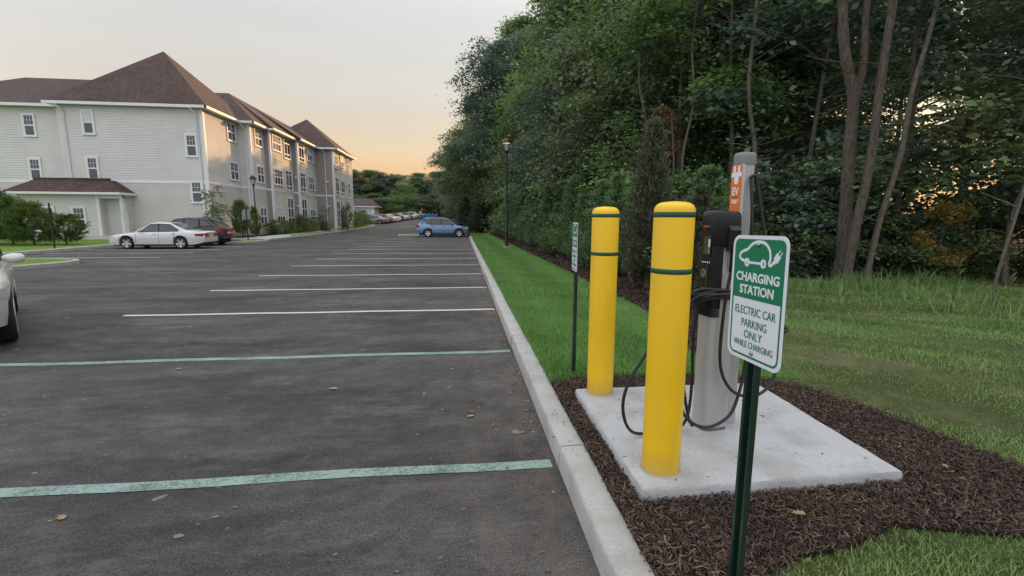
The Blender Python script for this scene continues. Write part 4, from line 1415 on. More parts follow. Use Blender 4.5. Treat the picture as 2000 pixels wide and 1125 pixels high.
def window(kind, face, pos, z0, z1, a, b, blind=False, parent=bld, org=BO):
    """face 'F': wall y=pos, a..b in x; face 'R': wall x=pos, a..b in y"""
    w, h = b - a, z1 - z0
    me, mm, pm, bq = win_meshes(kind, w, h)
    o = bpy.data.objects.new('window', me)
    COL.objects.link(o)
    o.parent = parent
    if face == 'F':
        o.location = Vector(((a + b) / 2, pos - 0.024, (z0 + z1) / 2)) - org
    else:
        o.location = Vector((pos + 0.024, (a + b) / 2, (z0 + z1) / 2)) - org
        o.rotation_euler = (0, 0, R(90))
    for q in pm:
        c = bpy.data.objects.new('pane', q)
        COL.objects.link(c)
        c.parent = o
    if mm:
        c = bpy.data.objects.new('muntin', mm)
        COL.objects.link(c)
        c.parent = o
    if blind or (face == 'R' and kind in ('pair', 'triple') and WR.random() < 0.22):
        c = bpy.data.objects.new('blind', bq)
        COL.objects.link(c)
        c.parent = o
    return o


for a, b, z0, z1, bl in ((-24.53, -23.76, 6.99, 8.57, True), (-18.28, -17.48, 5.66, 7.19, False), (-18.21, -17.41, 2.55, 4.07, False), (-24.58, -23.80, 4.06, 5.58, False)):
    window('single', 'F', FW, z0, z1, a, b, bl)
for z0, z1 in ((6.92, 8.42), (4.05, 5.52)):
    window('single', 'F', LW, z0, z1, -28.86, -28.06)
    window('single', 'F', LW, z0, z1, -33.2, -32.4)
ROWS3 = ((7.32, 8.72), (4.40, 5.83), (0.98, 2.45))
for z0, z1 in ROWS3:
    window('pair', 'R', -17.04, z0, z1, 38.70, 40.13)
    window('pair', 'R', -16.13, z0, z1, 41.30, 42.73)
    window('triple', 'R', -15.64, z0, z1, 43.62, 45.66)
    window('triple', 'R', -15.12, z0, z1, 51.40, 53.40)
    window('single', 'R', -15.12, z0, z1, 53.62, 54.22)
    window('pair', 'R', -13.22, z0, z1, 57.30, 58.95)
    window('pair', 'R', -13.22, z0, z1, 60.60, 61.85)
for z0, z1 in ((6.95, 8.78), (4.05, 5.98)):
    window('tall', 'R', -15.64, z0, z1, 46.38, 48.05)
    window('tall', 'R', -15.12, z0, z1, 48.78, 50.45)
    window('tall', 'R', -13.22, z0, z1, 54.62, 56.15)
for x, a, b in ((-15.64, 46.38, 48.05), (-15.12, 48.78, 50.45), (-13.22, 54.62, 56.15)):
    window('door', 'R', x, 0.45, 3.45, a, b)
for x, y, z in ((-15.35, 43.16, 5.2), (-15.35, 48.52, 5.3), (-15.35, 48.52, 2.6), (-13.9, 54.2, 5.3), (-13.9, 54.2, 2.7)):
    bpart(MB().lathe([(0.10, 0), (0.13, 0.10), (0.05, 0.17)], 10, (x, y - 0.05, z)), 'wall_light', 'trim_white', smooth=40)

# ------------------------------------------------------------------ low entrance wing with a skirt roof
PY, PX0, PX1, PX2, PT = 34.2, -28.1, -23.28, -22.0, 3.02
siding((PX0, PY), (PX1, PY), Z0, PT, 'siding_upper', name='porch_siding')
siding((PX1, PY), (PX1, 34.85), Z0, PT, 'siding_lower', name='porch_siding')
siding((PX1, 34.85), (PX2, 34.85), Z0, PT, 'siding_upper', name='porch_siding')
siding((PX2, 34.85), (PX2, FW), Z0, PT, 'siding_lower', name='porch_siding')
siding((PX0, LW), (PX0, PY), Z0, PT, 'siding_lower', name='porch_siding')
bpart(MB().b2((PX0 - 0.05, PY - 0.05, -0.05), (PX2 + 0.2, FW, Z0)), 'porch_base', 'walk_concrete')
for x in (PX1 - 0.08, PX2 + 0.06):
    bpart(MB().b2((x - 0.09, PY - 0.035, Z0 - 0.01), (x + 0.09, PY + 0.145, PT)), 'porch_post', 'trim_white')
bpart(MB().b2((PX1 - 0.17, PY + 0.02, PT - 0.24), (PX2 + 0.15, PY + 0.13, PT - 0.005)), 'porch_beam', 'trim_white')
e0, e1, t0, t1 = (-28.6, 33.72), (-21.72, FW - 0.02), (-27.4, 34.75), (-22.85, FW - 0.02)
E_, T_ = 3.16, 3.98
roof([((e0[0], e0[1], E_), (e1[0], e0[1], E_), (t1[0], t0[1], T_), (t0[0], t0[1], T_)), ((e1[0], e0[1], E_), (e1[0], e1[1], E_), (t1[0], t1[1], T_), (t1[0], t0[1], T_)),
      ((e0[0], LW, E_), (e0[0], e0[1], E_), (t0[0], t0[1], T_), (t0[0], LW, T_)), ((t0[0], t0[1], T_), (t1[0], t0[1], T_), (t1[0], t1[1], T_), (t0[0], t1[1], T_))], 'porch_roof')
bpart(MB().b2((t0[0], t0[1] - 0.04, T_ - 0.02), (t1[0], t0[1] + 0.14, T_ + 0.13)), 'roof_cap', 'roof_shingle')
bpart(MB().b2((e0[0] - 0.06, e0[1] - 0.06, PT), (e1[0] + 0.06, e1[1], E_ - 0.005)), 'porch_gutter', 'trim_white')
bpart(MB().tube([(-21.78, 33.8, PT + 0.01), (-21.84, 34.0, 2.85), (-21.86, 34.05, 2.6), (-21.86, 34.05, 0.3)], 0.045, 8), 'downspout', 'trim_white', smooth=50)
window('single', 'F', PY, 0.62, 2.26, -24.98, -24.12)
window('pair', 'F', PY, 0.62, 2.26, -27.5, -25.95)

# ================================================================== small far house
hg = gz(115)
hs = empty('low_house', (-21.5, 115, hg))
tag(hs, 'small single-storey grey house with hip roof beyond the parked cars', 'house')
BH = Vector((-21.5, 115, hg))


def hpart(mb, name, mat, parent=hs, smooth=None):
    mb.v = [tuple(Vector(q) - BH) for q in mb.v]
    return mb.build(name, mat, parent, smooth)


siding((-25.2, 115), (-19.4, 115), hg - 0.2, hg + 2.75, 'siding_lower', 0.2, 'wall', hpart, hs)
siding((-19.4, 115), (-19.4, 123), hg - 0.2, hg + 2.75, 'siding_upper', 0.2, 'wall', hpart, hs)
hpart(MB().b2((-19.7, 114.9, hg), (-19.34, 115.2, hg + 2.75)), 'corner_board', 'trim_white')
hpart(MB().b2((-24.0, 114.5, hg), (-23.6, 114.9, hg + 2.75)), 'porch_post', 'trim_white')
roof([((-26, 114.3, hg + 2.8), (-18.7, 114.3, hg + 2.8), (-20.6, 118.8, hg + 4.75), (-24.5, 118.8, hg + 4.75)), ((-18.7, 114.3, hg + 2.8), (-18.7, 123.5, hg + 2.8), (-20.6, 118.8, hg + 4.75)),
      ((-26, 123.5, hg + 2.8), (-26, 114.3, hg + 2.8), (-24.5, 118.8, hg + 4.75)), ((-18.7, 123.5, hg + 2.8), (-26, 123.5, hg + 2.8), (-24.5, 118.8, hg + 4.75), (-20.6, 118.8, hg + 4.75))], 'roof', 'roof_shingle', hs, hpart)
hpart(MB().b2((-26.05, 114.25, hg + 2.62), (-18.65, 123.5, hg + 2.795)), 'gutter', 'trim_white')
window('pair', 'F', 115, hg + 0.9, hg + 2.0, -22.6, -20.9, parent=hs, org=BH)
window('pair', 'R', -19.4, hg + 0.7, hg + 2.1, 117, 118.4, parent=hs, org=BH)
# ================================================================== cars
def wheel_parts(r, w):
    """tyre, alloy rim with five spokes, dark drum; axis along local Y, outer side -Y"""
    tyre = MB().lathe([(r * 0.66, -w / 2 + 0.01), (r * 0.72, -w / 2 - 0.004), (r * 0.93, -w / 2), (r * 0.985, -w / 2 + 0.025), (r, -w / 4), (r, w / 4), (r * 0.985, w / 2 - 0.025), (r * 0.93, w / 2), (r * 0.66, w / 2)], 32, caps=False)
    rim = MB().lathe([(r * 0.64, w / 2 - 0.02), (r * 0.60, -w / 2 + 0.05), (r * 0.66, -w / 2 - 0.002), (r * 0.69, -w / 2 - 0.008), (r * 0.70, -w / 2 + 0.005)], 32, caps=False)
    for k in range(5):
        a = 2 * math.pi * k / 5 + 0.3
        c, s = math.cos(a), math.sin(a)
        i = len(rim.v)
        for rr, hw, z in ((0.02, 0.045 * r / 0.32, -w / 2 + 0.015), (r * 0.66, 0.060 * r / 0.32, -w / 2 + 0.004)):
            for sg in (-1, 1):
                rim.v += [(rr * c - sg * hw * s, rr * s + sg * hw * c, z), (rr * c - sg * hw * s * 0.9, rr * s + sg * hw * c * 0.9, z + 0.035)]
        rim.f += [(i, i + 4, i + 6, i + 2), (i, i + 1, i + 5, i + 4), (i + 2, i + 6, i + 7, i + 3)]
    rim.lathe([(0.055, -w / 2 + 0.03), (0.05, -w / 2 + 0.002), (0.02, -w / 2 - 0.003)], 14)
    drum = MB().lathe([(r * 0.6, -w / 2 + 0.07), (r * 0.6, -w / 2 + 0.10)], 20)
    m = Matrix(((1, 0, 0), (0, 0, 1), (0, -1, 0))).to_4x4()     # lathe axis z -> y
    out = []
    for b, nm, mt in ((tyre, 'tyre', 'tyre'), (rim, 'rim', 'rim_alloy'), (drum, 'brake_drum', 'under_black')):
        b.xf(m)
        me = b.mesh(nm)
        me.materials.append(MATS[mt])
        me.shade_smooth()
        me.set_sharp_from_angle(angle=R(35))
        out.append((nm, me))
    return out


def lerp_tab(tab, x):
    return float(np.interp(x, [t[0] for t in tab], [t[1] for t in tab]))


def make_car(name, sp, paint, detail=True):
    """local axes: +X forward, origin on the ground between the axles"""
    t = empty(name)
    L0, L1, W_ = -sp['rear'], sp['front'], sp['w'] / 2
    ax = (sp['wb'] / 2, -sp['wb'] / 2)
    wr = sp['wr']
    Ra = wr + 0.055
    xs = set(np.linspace(L0, L1, 26).round(3))
    for a in ax:
        xs |= set(np.linspace(a - Ra, a + Ra, 17).round(3))
    xs |= {round(L0 + 0.03, 3), round(L0 + 0.09, 3), round(L1 - 0.03, 3), round(L1 - 0.09, 3)}
    xs = sorted(xs)

    def top(x):
        return lerp_tab(sp['top'], x)

    def hw(x):
        u = max(0, (abs(x) - (L1 - 0.9)) / 0.9) if x > 0 else max(0, (abs(x) - (-L0 - 0.9)) / 0.9)
        return W_ * (1 - 0.20 * u ** 2.6)

    def bot(x):
        z = lerp_tab(sp['bot'], x)
        for a in ax:
            d = abs(x - a)
            if d < Ra:
                z = max(z, wr + math.sqrt(Ra * Ra - d * d))
        return z
    body = MB()
    half = 9
    for x in xs:
        w, zt, zb = hw(x), top(x), bot(x)
        zs = max(zb + 0.03, min(zt - 0.16, 0.60))
        sec = [(0.0, zb), (w * 0.80, zb), (w * 0.955, zb + 0.012), (w * 0.985, (zb + zs) / 2), (w, zs), (w * 0.985, zs * 0.4 + (zt - 0.06) * 0.6), (w * 0.955, zt - 0.055), (w * 0.90, zt - 0.012), (w * 0.6, zt + 0.012), (0.0, zt + 0.022)]
        body.v += [(x, y, z) for y, z in sec] + [(x, -y, z) for y, z in sec[-2:0:-1]]
    n = 18
    for k in range(len(xs) - 1):
        body.f += [(k * n + c, k * n + (c + 1) % n, (k + 1) * n + (c + 1) % n, (k + 1) * n + c) for c in range(n)]
    body.f += [tuple(range(n - 1, -1, -1)), tuple((len(xs) - 1) * n + c for c in range(n))]
    body.build('body', paint, t, 38)
    # greenhouse
    gh = sp['gh']                      # [(x,z)...] from windscreen base over the roof to the rear base
    roofz = max(z for _, z in gh)
    x_f, x_r = gh[0][0], gh[-1][0]
    tum = sp.get('tumble', 0.20)

    def side_y(x, z):
        zb = top(x) - 0.02
        return hw(x) * 0.915 - tum * max(0, (z - zb)) / (roofz - 0.9)
    cab = MB()
    gxs = sorted(set([round(q, 3) for q in np.linspace(x_r, x_f, 20)] + [round(q[0], 3) for q in gh]))
    for x in gxs:
        zt = lerp_tab(sorted(gh), x)
        zb = min(top(x) - 0.03, zt - 0.005)
        y0, y1, y2 = side_y(x, zb), side_y(x, zt - 0.05 if zt - zb > 0.1 else zt), side_y(x, zt) - 0.05
        sec = [(y0, zb), (y1, max(zb + 0.002, zt - 0.05)), (y2, zt - 0.004), (y2 * 0.55, zt + 0.018), (0, zt + 0.024)]
        cab.v += [(x, y, z) for y, z in sec] + [(x, -y, z) for y, z in sec[-2::-1]]
    n = 9
    for k in range(len(gxs) - 1):
        cab.f += [(k * n + c, k * n + c + 1, (k + 1) * n + c + 1, (k + 1) * n + c) for c in range(n - 1)]
    cabin = cab.build('cabin', paint, t, 32)
    # side glass
    for poly in sp['glass']:
        for sg in (1, -1):
            cx_ = sum(q[0] for q in poly) / len(poly)
            cz_ = sum(q[1] for q in poly) / len(poly)
            big = [(cx_ + (x - cx_) * 1.0 + math.copysign(0.035, x - cx_), cz_ + (z - cz_) + math.copysign(0.028, z - cz_)) for x, z in poly]
            sw = MB().add([(x, sg * (side_y(x, z) + 0.010), z) for x, z in poly], [tuple(range(len(poly)))]).build('side_window', 'car_glass', t)
            MB().add([(x, sg * (side_y(x, z) + 0.005), z) for x, z in big], [tuple(range(len(poly)))]).build('window_trim', 'under_black', sw)
    # windscreen and rear screen lie on the sloped ends of the cabin
    def slope_glass(pa, pb, nm, fa=0.10, fb=0.93):
        (xa, za), (xb, zb) = pa, pb
        d = Vector((xb - xa, 0, zb - za)).normalized()
        nv = Vector((d.z, 0, -d.x)) * (1 if xa > xb else -1) * 0.012
        if nv.z < 0:
            nv = -nv
        mb = MB()
        rows_ = 4
        for r in range(rows_ + 1):
            f = fa + (fb - fa) * r / rows_
            x, z = xa + (xb - xa) * f, za + (zb - za) * f
            yw = side_y(x, z) - 0.075
            mb.v += [(x + nv.x, yw * s, z + nv.z + 0.020 * (1 - s * s)) for s in (-1, -0.6, 0, 0.6, 1)]
        for r in range(rows_):
            mb.f += [(r * 5 + c, r * 5 + c + 1, (r + 1) * 5 + c + 1, (r + 1) * 5 + c) for c in range(4)]
        mb.build(nm, 'car_glass', t, 60)
    slope_glass(gh[0], gh[1], 'windscreen')
    slope_glass(gh[-1], gh[-2], 'rear_window')
    # underbody and wheels
    MB().b2((L0 + 0.25, -W_ * 0.82, 0.17), (L1 - 0.25, W_ * 0.82, 0.42)).build('underbody', 'under_black', t)
    wp = sp.setdefault('wp', wheel_parts(wr, sp.get('tw', 0.205)))
    for a in ax:
        for sg in (1, -1):
            tw = bpy.data.objects.new('wheel', wp[0][1])
            COL.objects.link(tw)
            tw.parent = t
            tw.location = (a, sg * (W_ - 0.115), wr)
            if sg > 0:
                tw.rotation_euler = (0, 0, math.pi)
            for nm, me in wp[1:]:
                o = bpy.data.objects.new(nm, me)
                COL.objects.link(o)
                o.parent = tw
    if not detail:
        for sg in (1, -1):
            MB().b2((L0 - 0.012, sg * W_ * 0.52, top(L0) - 0.30), (L0 + 0.10, sg * W_ * 0.84, top(L0) - 0.12)).build('tail_light', 'tail_red', t)
            MB().b2((L1 - 0.16, sg * W_ * 0.50, top(L1) - 0.17), (L1 + 0.012, sg * W_ * 0.80, top(L1) - 0.06)).build('headlight', 'lamp_clear', t)
        return t
    # lamps wrap round the corners: patches following the body outline
    def corner_patch(nm, mat, x_end, dirn, z0, z1, inner, length, off=0.008):
        for sg in (1, -1):
            mb = MB()
            P_ = []
            for k in range(5):
                P_.append((x_end + dirn * off, sg * W_ * (inner + (0.765 - inner) * k / 4)))
            for k in range(1, 6):
                x = x_end - dirn * (length * k / 5)
                P_.append((x, sg * (hw(x) * 0.997 + off)))
            m_ = len(P_)
            for i, (x, y) in enumerate(P_):
                f = max(0, (i - 4) / 5)
                mb.v += [(x, y, z0 + 0.03 * f), (x, y, z1 - (z1 - z0) * 0.12 * f)]
            mb.f = [(2 * i, 2 * i + 2, 2 * i + 3, 2 * i + 1) for i in range(m_ - 1)]
            mb.build(nm, mat, t, 60)
    corner_patch('tail_light', 'tail_red', L0, -1, *sp['tail'])
    corner_patch('headlight', 'lamp_clear', L1, 1, *sp['head'])
    # door shut lines, handles, sills, mirrors, plate, bumper strip
    for x in sp['doors']:
        for sg in (1, -1):
            mb = MB()
            zz = np.linspace(0.30, top(x) - 0.02, 7)
            for z in zz:
                u = 0.985 + 0.015 * max(0, 1 - abs(z - 0.6) / 0.3) - (0.03 * max(0, (z - 0.78) / 0.15))
                mb.v += [(x - 0.006, sg * (hw(x) * u + 0.004), z), (x + 0.006, sg * (hw(x) * u + 0.004), z)]
            mb.f = [(2 * k, 2 * k + 1, 2 * k + 3, 2 * k + 2) for k in range(6)]
            mb.build('door_gap', 'under_black', t)
    for x in sp['handles']:
        for sg in (1, -1):
            MB().box((x, sg * (W_ * 0.985 + 0.008), top(x) - 0.13), (0.17, 0.035, 0.028)).build('door_handle', sp.get('handle', paint), t)
    xm, zm = sp['mirror']
    for sg in (1, -1):
        mb = MB()
        for k, (dy, s) in enumerate(((0.0, 0.45), (0.05, 0.85), (0.12, 1.0), (0.19, 0.9), (0.225, 0.5))):
            for j in range(10):
                a = 2 * math.pi * j / 10
                mb.v.append((xm + 0.075 * s * math.cos(a) - 0.02 * dy, sg * (W_ * 0.93 + dy), zm + 0.075 * s * math.sin(a)))
        for k in range(4):
            mb.f += [(k * 10 + j, k * 10 + (j + 1) % 10, (k + 1) * 10 + (j + 1) % 10, (k + 1) * 10 + j) for j in range(10)]
        mb.f += [tuple(range(9, -1, -1)), tuple(40 + j for j in range(10))]
        mb.build('mirror', sp.get('mirror_mat', paint), t, 50)
    for sg in (1, -1):
        MB().b2((-sp['wb'] / 2 + Ra + 0.03, sg * (W_ * 0.90), 0.17), (sp['wb'] / 2 - Ra - 0.03, sg * (W_ * 0.975), 0.255)).build('sill', 'under_black', t)
    MB().b2((L0 - 0.014, -0.24, sp['plate']), (L0 + 0.02, 0.24, sp['plate'] + 0.12)).build('number_plate', 'plate', t)
    MB().b2((L1 - 0.05, -W_ * 0.52, 0.42), (L1 + 0.010, W_ * 0.52, 0.56)).build('grille', 'under_black', t)
    return t


SEDAN = dict(front=2.28, rear=2.50, w=1.79, wb=2.67, wr=0.325,
             top=[(-2.50, 0.86), (-2.42, 0.93), (-1.55, 0.965), (-0.9, 0.945), (0.9, 0.885), (1.3, 0.845), (1.9, 0.765), (2.15, 0.70), (2.28, 0.58)],
             bot=[(-2.5, 0.36), (-2.2, 0.26), (-1.9, 0.22), (0, 0.19), (1.9, 0.21), (2.28, 0.26)],
             gh=[(1.02, 0.87), (0.28, 1.355), (-0.10, 1.41), (-0.75, 1.385), (-1.72, 0.955)],
             glass=[[(0.72, 0.93), (0.16, 1.30), (-0.20, 1.325), (-0.24, 0.945)], [(-0.30, 0.945), (-0.27, 1.325), (-0.78, 1.295), (-1.22, 1.06), (-1.22, 0.965)]],
             tail=(0.66, 0.83, 0.28, 0.42), head=(0.54, 0.68, 0.40, 0.30), doors=(0.86, -0.27, -1.05), handles=(-0.08, -1.0), mirror=(0.62, 0.98), plate=0.42)
WAGON = dict(front=2.10, rear=2.30, w=1.78, wb=2.62, wr=0.345, tw=0.215,
             top=[(-2.30, 0.98), (-2.2, 1.045), (-1.0, 1.035), (0.8, 1.005), (1.15, 0.985), (1.75, 0.90), (2.0, 0.83), (2.10, 0.70)],
             bot=[(-2.3, 0.42), (-2.0, 0.34), (-1.6, 0.30), (0, 0.27), (1.7, 0.30), (2.1, 0.34)],
             gh=[(1.20, 0.98), (0.38, 1.565), (-0.1, 1.625), (-1.55, 1.60), (-2.22, 1.02)], tumble=0.17,
             glass=[[(0.90, 1.06), (0.30, 1.50), (-0.10, 1.54), (-0.14, 1.06)], [(-0.20, 1.06), (-0.17, 1.54), (-0.95, 1.545), (-1.02, 1.07)], [(-1.10, 1.08), (-1.04, 1.54), (-1.58, 1.52), (-1.88, 1.13)]],
             tail=(0.80, 1.02, 0.50, 0.28), head=(0.66, 0.83, 0.42, 0.34), doors=(0.95, -0.17, -1.06), handles=(0.02, -0.9), mirror=(0.74, 1.10), plate=0.72, mirror_mat='under_black', handle='under_black')
HATCH = dict(front=2.12, rear=2.18, w=1.82, wb=2.66, wr=0.34, tw=0.215,
             top=[(-2.18, 0.92), (-2.1, 1.02), (-1.0, 1.02), (0.8, 0.97), (1.15, 0.945), (1.75, 0.87), (2.0, 0.80), (2.12, 0.66)],
             bot=[(-2.18, 0.40), (-1.9, 0.32), (0, 0.24), (1.7, 0.27), (2.12, 0.30)],
             gh=[(1.18, 0.95), (0.34, 1.50), (-0.15, 1.565), (-1.25, 1.53), (-1.98, 1.03)], tumble=0.20,
             glass=[[(0.86, 1.03), (0.26, 1.44), (-0.12, 1.48), (-0.16, 1.04)], [(-0.22, 1.04), (-0.19, 1.48), (-0.90, 1.46), (-0.98, 1.07)], [(-1.06, 1.08), (-0.98, 1.45), (-1.30, 1.38), (-1.60, 1.16)]],
             tail=(0.80, 0.98, 0.42, 0.42), head=(0.62, 0.78, 0.42, 0.34), doors=(0.92, -0.19, -1.02), handles=(0.0, -0.86), mirror=(0.70, 1.06), plate=0.66)

car_paint('paint_silver', (0.62, 0.63, 0.64), 0.15)
car_paint('paint_pearl', (0.66, 0.65, 0.61), 0.05)
simple('paint_dark', (0.018, 0.019, 0.022), 0.42, 0.0, var=0.03, coat=0.25)
car_paint('paint_blue', (0.17, 0.28, 0.48), 0.3)
car_paint('paint_grey', (0.20, 0.215, 0.23), 0.4)
car_paint('paint_red', (0.30, 0.030, 0.025), 0.2)
car_paint('paint_navy', (0.06, 0.12, 0.28), 0.3)


def place(o, x, y, rz):
    o.location = (x, y, gz(y) + 0.003)
    o.rotation_euler = (0, 0, rz)
    return o


c = make_car('parked_car', SEDAN, 'paint_silver')
tag(place(c, -15.22, 26.55, math.pi), 'silver white saloon car parked by the entrance wing, nose to the lawn', 'car', 'parked cars')
c.scale = (0.945, 0.945, 0.945)
c = make_car('parked_car', HATCH, 'paint_dark')
tag(place(c, -15.4, 29.35, math.pi), 'dark hatchback parked behind the silver saloon, only its tail showing', 'car', 'parked cars')
c = make_car('parked_car', WAGON, 'paint_blue')
tag(place(c, -1.12, 41.35, 0), 'light blue estate car with roof rails parked alone at the kerb end', 'car', 'parked cars')
for sg in (1, -1):
    MB().tube([(0.10, sg * 0.60, 1.62), (0.02, sg * 0.60, 1.675), (-1.40, sg * 0.60, 1.665), (-1.52, sg * 0.60, 1.60)], 0.018, 6).build('roof_rail', 'cap_grey', c, 50)
for sg in (1, -1):
    MB().b2((-1.0 + 0.03, sg * 0.875, 0.44), (0.93, sg * 0.900, 0.50)).build('rubbing_strip', 'paint_blue', c)
c = make_car('parked_car', HATCH, 'paint_pearl')
tag(place(c, -7.42, 7.33, R(-50.5)), 'pearl white car cut off at the edge of the picture, front wheel and mirror showing', 'car', 'parked cars')
# its lit daytime lamp
emit('drl_white', (1.0, 0.95, 0.92), 2.2)
for sg in (1, -1):
    MB().b2((2.02, sg * 0.70, 0.52), (2.10, sg * 0.735, 0.74)).build('daytime_lamp', 'drl_white', c)

# far rows: each a car of its own, seen small
far_cols = ['paint_grey', 'paint_red', 'paint_silver', 'paint_pearl', 'paint_dark', 'paint_silver', 'paint_pearl', 'paint_dark', 'paint_silver', 'paint_grey', 'paint_pearl', 'paint_silver']
names = {'paint_grey': 'grey', 'paint_red': 'red', 'paint_silver': 'silver', 'paint_pearl': 'white', 'paint_dark': 'black', 'paint_navy': 'navy blue', 'paint_blue': 'blue'}
protos = {}
ordn = ['first', 'second', 'third', 'fourth', 'fifth', 'sixth', 'seventh', 'eighth', 'ninth', 'tenth', 'eleventh', 'twelfth', 'thirteenth', 'fourteenth']


def far_car(shape, paint):
    k = (id(shape), paint)
    if k not in protos:
        protos[k] = make_car('distant_car', shape, paint, False)
        return protos[k]
    return copy_tree(protos[k])


for i, pc in enumerate(far_cols):
    y = 82.5 + 3.0 * i
    x = -13.9 + 0.30 * i + (0.15 * (i % 3))
    c = far_car(HATCH if i % 3 == 1 else SEDAN, pc)
    tag(place(c, x, y, math.pi - 0.25), '%s car, %s from the near end of the far parked row' % (names[pc], ordn[i]), 'car', 'cars in the far row')
for i, pc in enumerate(('paint_blue', 'paint_silver', 'paint_navy')):
    c = far_car(HATCH if i == 1 else SEDAN, pc)
    tag(place(c, -22.6 + 1.6 * i, 108.5 + 0.6 * i, R(100)), '%s car parked in front of the low far house' % names[pc], 'car', 'cars by the far house')

# blue covered trailer showing above the estate car's roof
tg = gz(70)
tr = empty('covered_trailer', (-4.0, 70, tg))
tag(tr, 'low bright blue tarpaulin cover showing above the blue car roof', 'trailer')
simple('tarp_blue', (0.03, 0.17, 0.42), 0.45, var=0.2, scale=2.0)
mb = MB()
nn = 14
for k in range(nn + 1):
    x = -1.2 + 2.4 * k / nn
    h = 1.95 + 0.10 * math.sin(k * 1.9) + 0.05 * math.sin(k * 4.1)
    mb.v += [(x, -0.8, 0.55), (x, -0.85, h - 0.12), (x, -0.4, h), (x, 0.4, h + 0.04 * math.sin(k)), (x, 0.85, h - 0.15), (x, 0.8, 0.55)]
for k in range(nn):
    mb.f += [(k * 6 + c_, k * 6 + c_ + 1, (k + 1) * 6 + c_ + 1, (k + 1) * 6 + c_) for c_ in range(5)]
mb.f += [tuple(range(6)), tuple(nn * 6 + c_ for c_ in range(5, -1, -1))]
mb.build('tarpaulin', 'tarp_blue', tr, 40)
MB().b2((-1.25, -0.82, 0.42), (1.25, 0.82, 0.545)).build('chassis', 'under_black', tr)
for sx_ in (-0.5, 0.5):
    for sg in (-1, 1):
        m_ = MB().lathe([(0.18, -0.09), (0.30, -0.09), (0.32, 0), (0.30, 0.09), (0.18, 0.09)], 16)
        m_.xf(Matrix(((1, 0, 0), (0, 0, 1), (0, -1, 0))).to_4x4())
        o = m_.build('wheel', 'tyre', tr, 40)
        o.location = (sx_, sg * 0.95, 0.32)
# ================================================================== plants
def leaves_at(c, nrm_bias, size, asp, n_jit, val, droop=0.0):
    """c: (n,3) leaf centres -> folded kite leaves (two triangles each as one quad)"""
    n = len(c)
    a = rng.uniform(0, 2 * np.pi, n)
    d = np.stack([np.cos(a), np.sin(a), rng.normal(-droop, 0.35, n)], -1)
    d /= np.linalg.norm(d, axis=1)[:, None]
    nr = nrm_bias + rng.normal(0, n_jit, (n, 3))
    s = np.cross(nr, d)
    s /= np.linalg.norm(s, axis=1)[:, None] + 1e-9
    up = np.cross(d, s)
    L = (size * (0.45 + 1.35 * rng.beta(1.6, 2.2, n)))[:, None]
    V = np.stack([c - d * L * 0.5, c + s * L * asp * 0.5 + up * L * 0.10 + d * L * 0.05, c + d * L * 0.5, c - s * L * asp * 0.5 + up * L * 0.10 + d * L * 0.05], 1)
    Q = np.arange(n)[:, None] * 4 + np.array([0, 1, 2, 3])
    return V.reshape(-1, 3), Q, np.repeat(np.clip(val, 0, 1), 4)


def bez(p0, p1, bend, n=6):
    out = []
    p0, p1 = Vector(p0), Vector(p1)
    for k in range(n + 1):
        t = k / n
        out.append(p0.lerp(p1, t) + Vector(bend) * math.sin(math.pi * t))
    return out


